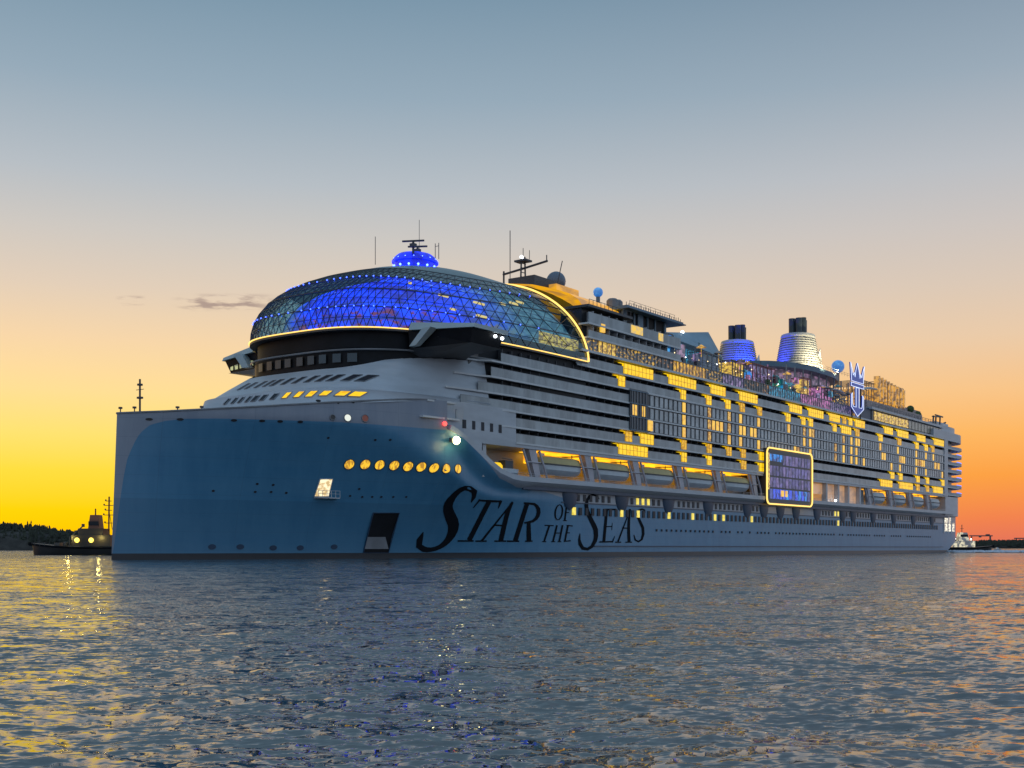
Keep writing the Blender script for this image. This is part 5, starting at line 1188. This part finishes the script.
NA = ['long olive-topped lifeboat nearest the bow, right beside the small rescue boat', 'olive-topped lifeboat second from the bow, above the black S of SEAS', 'olive-topped lifeboat third from the bow, above the word SEAS', 'long olive-topped lifeboat fourth from the bow, hanging behind the end of the lettering', 'long olive-topped lifeboat just forward of the gold framed lounge window']
NB = ['pale grey lifeboat foremost of the four in the row near the stern', 'pale grey lifeboat second in the row of four near the stern', 'pale grey lifeboat third in the row of four near the stern', 'pale grey lifeboat nearest the stern corner with the blue strips']
for pr, spots, labs in ((A_, BOATS, NA), (B_, BOATS2, NB)):
    for i, (s, lb) in enumerate(zip(spots, labs)):
        o = pr if i == 0 else copy_tree(pr)
        o.location = w_(s, 22.3, 15.85); o.rotation_euler = (0,0,SHIP.rotation_euler.z); o['label'] = lb
rb = empty('rescue_boat', w_(69.2, 22.6, 15.2), SHIP.rotation_euler.z); tag(rb, 'small grey rescue boat with dark cabin in the front corner of the boat deck', 'rescue boat')
rg = []
for x, w in zip([-3.3,-2.6,-1,1,2.4,3.2],[.5,.9,1,1,.8,.2]): rg.append([(x,-1.2*w,1.2),(x,-1.0*w,.5),(x,0,.1),(x,1.0*w,.5),(x,1.2*w,1.2),(x,0,1.3)])
loft(rg, 'hull', M['boat_lo'], rb); m = MB(); m.box(-1.6,.8,-.8,.8,1.25,2.7); m.build('cabin', M['dark'], rb); m = MB(); m.tube([(1.6,0,1.2),(1.6,0,3.0),(-1.6,0,3.1)], .1, 5); m.build('roll_bar', M['steel'], rb)
wn = empty('lit_winch', w_(65.2, 22.8, 15.5), SHIP.rotation_euler.z); tag(wn, 'round yellow lit winch cover forward of the rescue boat', 'winch')
m = MB(); m.lathe((0,0,0), [(1.1,0),(1.4,.5),(1.4,1.3),(1.0,1.8),(.1,1.9)], 14); m.build('cover', M['lit'], wn); m = MB(); m.box(-1.5,1.5,-1.2,1.2,-.5,0.02); m.build('base', M['steel'], wn)

# ------------------------------------------------------------------ tugs and a motor boat
def tug(loc, rz, sc, label, lit, house, full=True):
    e_ = empty('tugboat', loc, rz); tag(e_, label, 'tugboat'); L = 30*sc
    xs = [-.5,-.47,-.40,-.28,-.1,.15,.35,.47,.5]; wd = [.12,.5,.78,.95,1,1,.95,.8,.6]; sh = [1.25,1.1,.85,.5,.25,.2,.2,.3,.35]
    rg = []
    for x, w, h in zip(xs, wd, sh):
        b_ = 4.6*sc*w; z = (1.75+h*.9)*sc; rg.append([(x*L,-b_,z),(x*L*.98,-b_*.95,.5*sc),(x*L*.97,-b_*.8,-.6),(x*L*.97,b_*.8,-.6),(x*L*.98,b_*.95,.5*sc),(x*L,b_,z)])
    loft(rg, 'hull', M['tughull'], e_)
    m = MB()
    for sg in (-1,1): m.tube([(x*L,sg*4.75*sc*w,(1.55+h*.9)*sc) for x, w, h in zip(xs, wd, sh)], .28*sc, 6)
    m.tube([(-.5*L-.2,-1.2*sc,2.6*sc),(-.5*L-.5,0,2.6*sc),(-.5*L-.2,1.2*sc,2.6*sc)], .45*sc, 7); m.build('fender', M['text'], e_)
    return e_, L
# left tug, bow to the left, its after part behind the ship's stem
t, L = tug((-104.0, 300, 0), 0, 1.05, 'dark tugboat with glowing yellow deck lamps and tall mast behind the ship bow', True, None)
m = MB(); m.box(-5,4.6,-3,3,2.2,5.0); m.box(-3.6,2.6,-2.6,2.6,5.0,6.6); m.build('deckhouse', M['tughouse'], t)
m = MB(); m.hexa([(-1.4,-1.7,6.6),(1.4,-1.7,6.6),(1.4,1.7,6.6),(-1.4,1.7,6.6)],[(-1.0,-1.4,10.0),(1.1,-1.4,10.0),(1.1,1.4,10.0),(-1.0,1.4,10.0)]); m.tube([(-.1,0,10),(-.1,0,11.6)], .18, 5); WH = m.build('wheelhouse', M['tugred'], t)
m = MB(); m.box(-1.3,1.3,-1.75,-1.6,7.4,8.4); m.build('window', M['hwin'], WH)
m = MB(); m.tube([(3.2,0,6),(3.3,0,14.6)], .22, 6)
for z, l in ((8,.9),(10,1.2),(11.2,.8),(12.4,1.1),(13.5,.7)): m.tube([(3.2-l,0,z),(3.2+l,0,z)], .12, 4); m.box(3.0-l,3.3-l,-.15,.15,z,z+.4)
m.tube([(3.6,-1.4,6.4),(3.3,0,11)], .08, 4); m.tube([(3.6,1.4,6.4),(3.3,0,11)], .08, 4); m.build('mast', M['tugred'], t)
m = MB(); m.tube([(-6.5,0,2.4),(-6.4,0,4.6)], .3, 6); m.tube([(-6.4,0,4.5),(-3.2,0,7.3)], .18, 5); m.box(-3.5,-2.9,-.3,.3,7.0,7.8); m.build('deck_crane', M['dark'], t)
m = MB(); m.box(-10,-8.6,-1.3,1.3,2.2,3.1); m.lathe((-7.6,0,2.2), [(.6,0),(.6,1.0),(.1,1.1)], 10); m.build('towing_winch', M['dark'], t)
for k in range(10):
    m = MB(); m.tube([(-13.5+k*1.2,-4.5,2.2),(-13.5+k*1.2,-4.5,3.2)], .05, 4); m.build('rail_post', M['dark'], t)
for x in (-3.6,-.1): 
    m = MB(); m.ball((x,-3.2,3.7), .62, 8); m.build('deck_lamp', M['tuglamp'], t)
for x in (-6.0, 1.5):
    l = bpy.data.lights.new('tug_lamp', 'POINT'); l.energy = 220; l.color = (1,.75,.2); l.shadow_soft_size = .3
    o = bpy.data.objects.new('tug_lamp', l); COL.objects.link(o); o.parent = t; o.location = (x+.6,-4.2,4.3)
# right tug, at the stern, bow to the right
t, L = tug((180, 486, 0), PI, 0.95, 'dark tugboat with a bright white lit wheelhouse close behind the ship stern', True, None)
m = MB(); m.box(1.0,-3.5+1,-2.6,2.6,2.2,4.6) if False else m.box(-6.5,2.5,-2.8,2.8,2.1,4.6); m.build('deckhouse', M['tugwhite'], t)
m = MB(); m.hexa([(-4.5,-2.2,4.6),(-.3,-2.2,4.6),(-.3,2.2,4.6),(-4.5,2.2,4.6)],[(-3.7,-1.8,8.0),(-1.0,-1.8,8.0),(-1.0,1.8,8.0),(-3.7,1.8,8.0)]); WH = m.build('wheelhouse', M['tugwhite'], t)
m = MB(); m.box(-3.9,-.9,-2.15,2.15,6.2,7.2); m.build('window', M['hwin'], WH)
m = MB(); m.tube([(-2.2,0,8),(-2.2,0,11.2)], .16, 5); m.tube([(-2.9,0,9.6),(-1.5,0,9.6)], .1, 4); m.hexa([(.2,-.8,4.6),(2.0,-.8,4.6),(2.0,.8,4.6),(.2,.8,4.6)],[(.8,-.6,7.4),(2.2,-.6,7.4),(2.2,.6,7.4),(.8,.6,7.4)]); m.build('mast', M['dark'], t)
for x, z in ((-4.8,5.2),(1.6,5.4),(3.2,3.0)):
    m = MB(); m.ball((x,2.9,z), .3, 8); m.build('deck_lamp', M['tuglamp2'], t)
mbt = empty('motor_boat', (364, 900, 0), PI); tag(mbt, 'tiny white motor boat on open water off the ship stern', 'motor boat')
rg = []
for x, w in zip([-2.8,-2.4,-1,1,2.6],[.15,.6,1,1,.9]): rg.append([(x,-1.1*w,1.0),(x*.95,-.8*w,-.1),(x*.95,.8*w,-.1),(x,1.1*w,1.0)])
loft(rg, 'hull', M['slab'], mbt); m = MB(); m.hexa([(-.9,-.8,1),(1.0,-.8,1),(1.0,.8,1),(-.9,.8,1)],[(-.3,-.7,2.1),(.9,-.7,2.1),(.9,.7,2.1),(-.3,.7,2.1)]); m.build('cabin', M['slab'], mbt)
m = MB(); m.tube([(.6,0,2.1),(.6,0,3.2)], .06, 4); m.build('mast', M['dark'], mbt)

# ------------------------------------------------------------------ far shores, forests, gantry cranes
def hill(name, x0, x1, y0, y1, prof, nx=80, ny=10):
    m = MB()
    def f(i, j):
        x = x0+(x1-x0)*i; h = lerp_tab(prof, x); k = math.sin(PI*min(1,max(0,j)))**.55 if 0 < j < 1 else 0
        return (x, y0+(y1-y0)*j+8*math.sin(x*.02), -1.0+(h+1.0)*k+ (rnd.uniform(-.6,.6) if 0 < j < 1 else 0))
    m.grid(f, nx, ny); o = m.build(name, M['earth'], None, smooth=True); tag(o, kind='structure'); return o
def conifer(m, x, y, z, h, r):
    n = 6; a0 = rnd.random()*6
    k = 4
    for q in range(k):
        z0 = z+h*(.08+.22*q); r0 = r*(1-.2*q)*rnd.uniform(.8,1.15); zt = z0+h*.36
        ring = [(x+r0*math.cos(a0+2*PI*i/n)*rnd.uniform(.7,1.2), y+r0*math.sin(a0+2*PI*i/n), z0+rnd.uniform(-.06,.06)*h) for i in range(n)]
        m.add(ring+[(x+rnd.uniform(-.1,.1), y, min(zt, z+h))], [(i,(i+1)%n,n) for i in range(n)])
PL = [(-1100,20),(-470,20.5),(-430,19.0),(-395,17.5),(-360,15.5),(-325,12.5),(-300,9.5),(-285,7.0),(-262,0.4)]
hill('island', -1100, -262, 825, 900, PL)
m = MB()
for k in range(2600):
    x = rnd.uniform(-720, -275); j = rnd.random()**1.0; y = 828+60*j; base = lerp_tab(PL, x)*math.sin(PI*min(.98,max(.05,(y-825)/75)))**.55
    hh = rnd.uniform(3.6, 6.2)*(1 if x < -330 else .75)
    if rnd.random() < .03: hh *= 1.35
    conifer(m, x, y, base-.6, hh, rnd.uniform(1.3,2.3))
tag(m.build('forest', M['forest']), 'dark conifer wood covering the low island behind the tug at left', 'forest', kind='stuff')
PR = [(900,14),(1180,13),(1260,15),(1340,18),(1400,19),(1500,20),(1700,18),(2600,15),(3200,8)]
hill('coast', 900, 3200, 3300, 3700, PR, 120, 8)
m = MB()
for k in range(1600):
    x = rnd.uniform(1120, 1720); y = 3310+rnd.random()*200; base = lerp_tab(PR, x)*math.sin(PI*min(.98,max(.05,(y-3300)/400)))**.55
    conifer(m, x, y, base-.5, rnd.uniform(5, 8.5), rnd.uniform(3,6))
tag(m.build('forest', M['forest']), 'dark wooded shoreline on the horizon at far right', 'forest', kind='stuff')
def gantry(x0, x1, y, z, label):
    g = empty('gantry_crane', ((x0+x1)/2, y, 0)); tag(g, label, 'crane', 'gantry cranes on the far shore'); h = (x1-x0)/2
    m = MB(); m.box(-h-5,h+5,-3,3,z-3.2,z); m.box(-h-5,h+5,-3,3,z-3.3-.0,z-3.2); m.box(h-14,h-4,-4,4,z,z+3.4); m.build('girder', M['crane'], g)
    m = MB(); m.box(h-3,h,-3,3,0,z-3.2); m.build('leg', M['crane'], g)
    m = MB(); m.tube([(-h+4,0,0),(-h+1,0,z-3.2)], 1.3, 6); m.tube([(-h-3,0,0),(-h+1,0,z-3.2)], 1.3, 6); m.build('leg', M['crane'], g)
    m = MB(); m.box(-h*.2,-h*.2+6,-3,3,z-6.5,z-3.3); m.build('trolley', M['crane'], g)
gantry(1378, 1436, 3600, 39.5, 'grey shipyard gantry crane standing on the shore just right of the stern')
gantry(1512, 1580, 3600, 32.0, 'lower shipyard gantry crane cut off by the right edge of the photo')
# foam thrown up at the stern
m = MB()
for k in range(800):
    t_ = rnd.random(); x = 168+26*t_+rnd.gauss(0,1.5); y = 458+rnd.gauss(0,7); r_ = rnd.uniform(.3,1.2); z = .25+.45*rnd.random()
    n = 6; ring = [(x+r_*1.6*math.cos(2*PI*i/n), y+r_*math.sin(2*PI*i/n), z-.25) for i in range(n)]
    m.add(ring+[(x, y, z+.3*r_)], [(i,(i+1)%n,n) for i in range(n)])
tag(m.build('foam', M['foam']), 'patch of churned white and blue foam on the water at the ship stern', 'foam', kind='stuff')

# ------------------------------------------------------------------ the sea: one sheet, real waves near the camera, reaching the horizon
rs = np.random.RandomState(5)
r_ = [1.5]
while r_[-1] < 40000:
    x = r_[-1]; g = .0036 if x < 60 else (.0055 if x < 260 else (.012 if x < 900 else .05)); r_.append(x*(1+g) if x > 7 else x+.5)
rad = np.array(r_)
fine = np.linspace(-27, 27, 760); side = np.concatenate([np.linspace(-180, -62, 30)[:-1], np.linspace(-62, -27, 90)[:-1]])
ang = np.radians(np.concatenate([side, fine, -side[::-1][:-1]])); nA, nR_ = len(ang), len(rad)
RR, AA = np.meshgrid(rad, ang, indexing='ij'); X = RR*np.sin(AA); Y = RR*np.cos(AA); Z = np.zeros_like(X)
dr = np.gradient(rad)[:, None]; da = np.abs(np.gradient(ang))[None, :]*RR; sp_ = np.maximum(dr*.8, da)
for i in range(150):
    lam = .11*(5.0/.11)**rs.rand(); th = rs.randn()*.62+.35; k = 2*PI/lam
    ak = (.0075 if lam > 1.3 else (.011 if lam > .5 else .026))*(.6+.8*rs.rand()); a = ak/k
    wgt = np.clip((lam/sp_-2.6)/2.2, 0, 1)
    ph = k*(X*math.sin(th)+Y*math.cos(th))+rs.rand()*2*PI
    s_ = np.sin(ph); Z += a*wgt*(s_+.22*(s_*s_-.5)*2*ak*6)
Z *= 1.0+.35*np.sin(X*.11+Y*.07)*np.sin(X*.031-Y*.05+1)
V = np.stack([X, Y, Z], -1).reshape(-1, 3)
idx = np.arange(nR_*nA).reshape(nR_, nA); a0 = idx[:-1]; a1 = idx[1:]
nx = np.roll(idx, -1, axis=1)
F = np.stack([a0, nx[:-1], nx[1:], a1], -1).reshape(-1, 4)
me = bpy.data.meshes.new('sea'); cen = len(V); V = np.vstack([V, [[0,0,0]]])
me.vertices.add(len(V)); me.vertices.foreach_set('co', V.astype(np.float32).ravel())
tri = np.stack([idx[0], np.full(nA, cen), nx[0]], -1)
nl = F.size+tri.size; me.loops.add(nl); me.loops.foreach_set('vertex_index', np.concatenate([F.ravel(), tri.ravel()]).astype(np.int32))
me.polygons.add(len(F)+len(tri)); me.polygons.foreach_set('loop_start', np.concatenate([np.arange(len(F))*4, F.size+np.arange(len(tri))*3]).astype(np.int32))
me.polygons.foreach_set('use_smooth', np.ones(len(F)+len(tri), dtype=bool)); me.update(); me.validate()
wm = bpy.data.materials.new('sea water'); wm.use_nodes = True; nt = wm.node_tree; b = nt.nodes['Principled BSDF']
b.inputs['Base Color'].default_value = (.026,.036,.044,1); b.inputs['IOR'].default_value = 2.6; b.inputs['Specular IOR Level'].default_value = .5
tc = N(nt, 'ShaderNodeTexCoord')
mpw = N(nt, 'ShaderNodeMapping'); nt.links.new(tc.outputs['Object'], mpw.inputs[0]); mpw.inputs['Scale'].default_value = (.42,1,1); mpw.inputs['Rotation'].default_value = (0,0,.25)
geo_ = N(nt, 'ShaderNodeNewGeometry'); acc = geo_.outputs['Normal']
for sc_, k_, dt in ((16.0, 1.1, 2), (5.5, 1.25, 3), (1.5, .70, 3), (.30, .45, 2)):
    tn = N(nt, 'ShaderNodeTexNoise'); nt.links.new(mpw.outputs[0], tn.inputs['Vector']); tn.inputs['Scale'].default_value = sc_; tn.inputs['Detail'].default_value = dt
    sb_ = N(nt, 'ShaderNodeVectorMath', operation='SUBTRACT'); nt.links.new(tn.outputs['Color'], sb_.inputs[0]); sb_.inputs[1].default_value = (.5,.5,.5)
    ml = N(nt, 'ShaderNodeVectorMath', operation='MULTIPLY'); nt.links.new(sb_.outputs[0], ml.inputs[0]); ml.inputs[1].default_value = (k_*.8,k_,0)
    av = N(nt, 'ShaderNodeVectorMath', operation='ADD'); nt.links.new(acc, av.inputs[0]); nt.links.new(ml.outputs[0], av.inputs[1]); acc = av.outputs[0]
# wave faces that lean towards the eye are the ones it sees at a grazing view (masking)
mi_ = N(nt, 'ShaderNodeVectorMath', operation='MULTIPLY'); nt.links.new(geo_.outputs['Incoming'], mi_.inputs[0]); mi_.inputs[1].default_value = (.055,.055,0)
ai_ = N(nt, 'ShaderNodeVectorMath', operation='ADD'); nt.links.new(acc, ai_.inputs[0]); nt.links.new(mi_.outputs[0], ai_.inputs[1]); acc = ai_.outputs[0]
nv = N(nt, 'ShaderNodeVectorMath', operation='NORMALIZE'); nt.links.new(acc, nv.inputs[0]); nt.links.new(nv.outputs[0], b.inputs['Normal'])
gust = noise(nt, tc.outputs['Object'], .02, 2, .5)
nt.links.new(mrange(nt, gust, .35, .65, .02, .07), b.inputs['Roughness'])
me.materials.append(wm); sea = bpy.data.objects.new('water', me); COL.objects.link(sea); tag(sea, kind='structure')
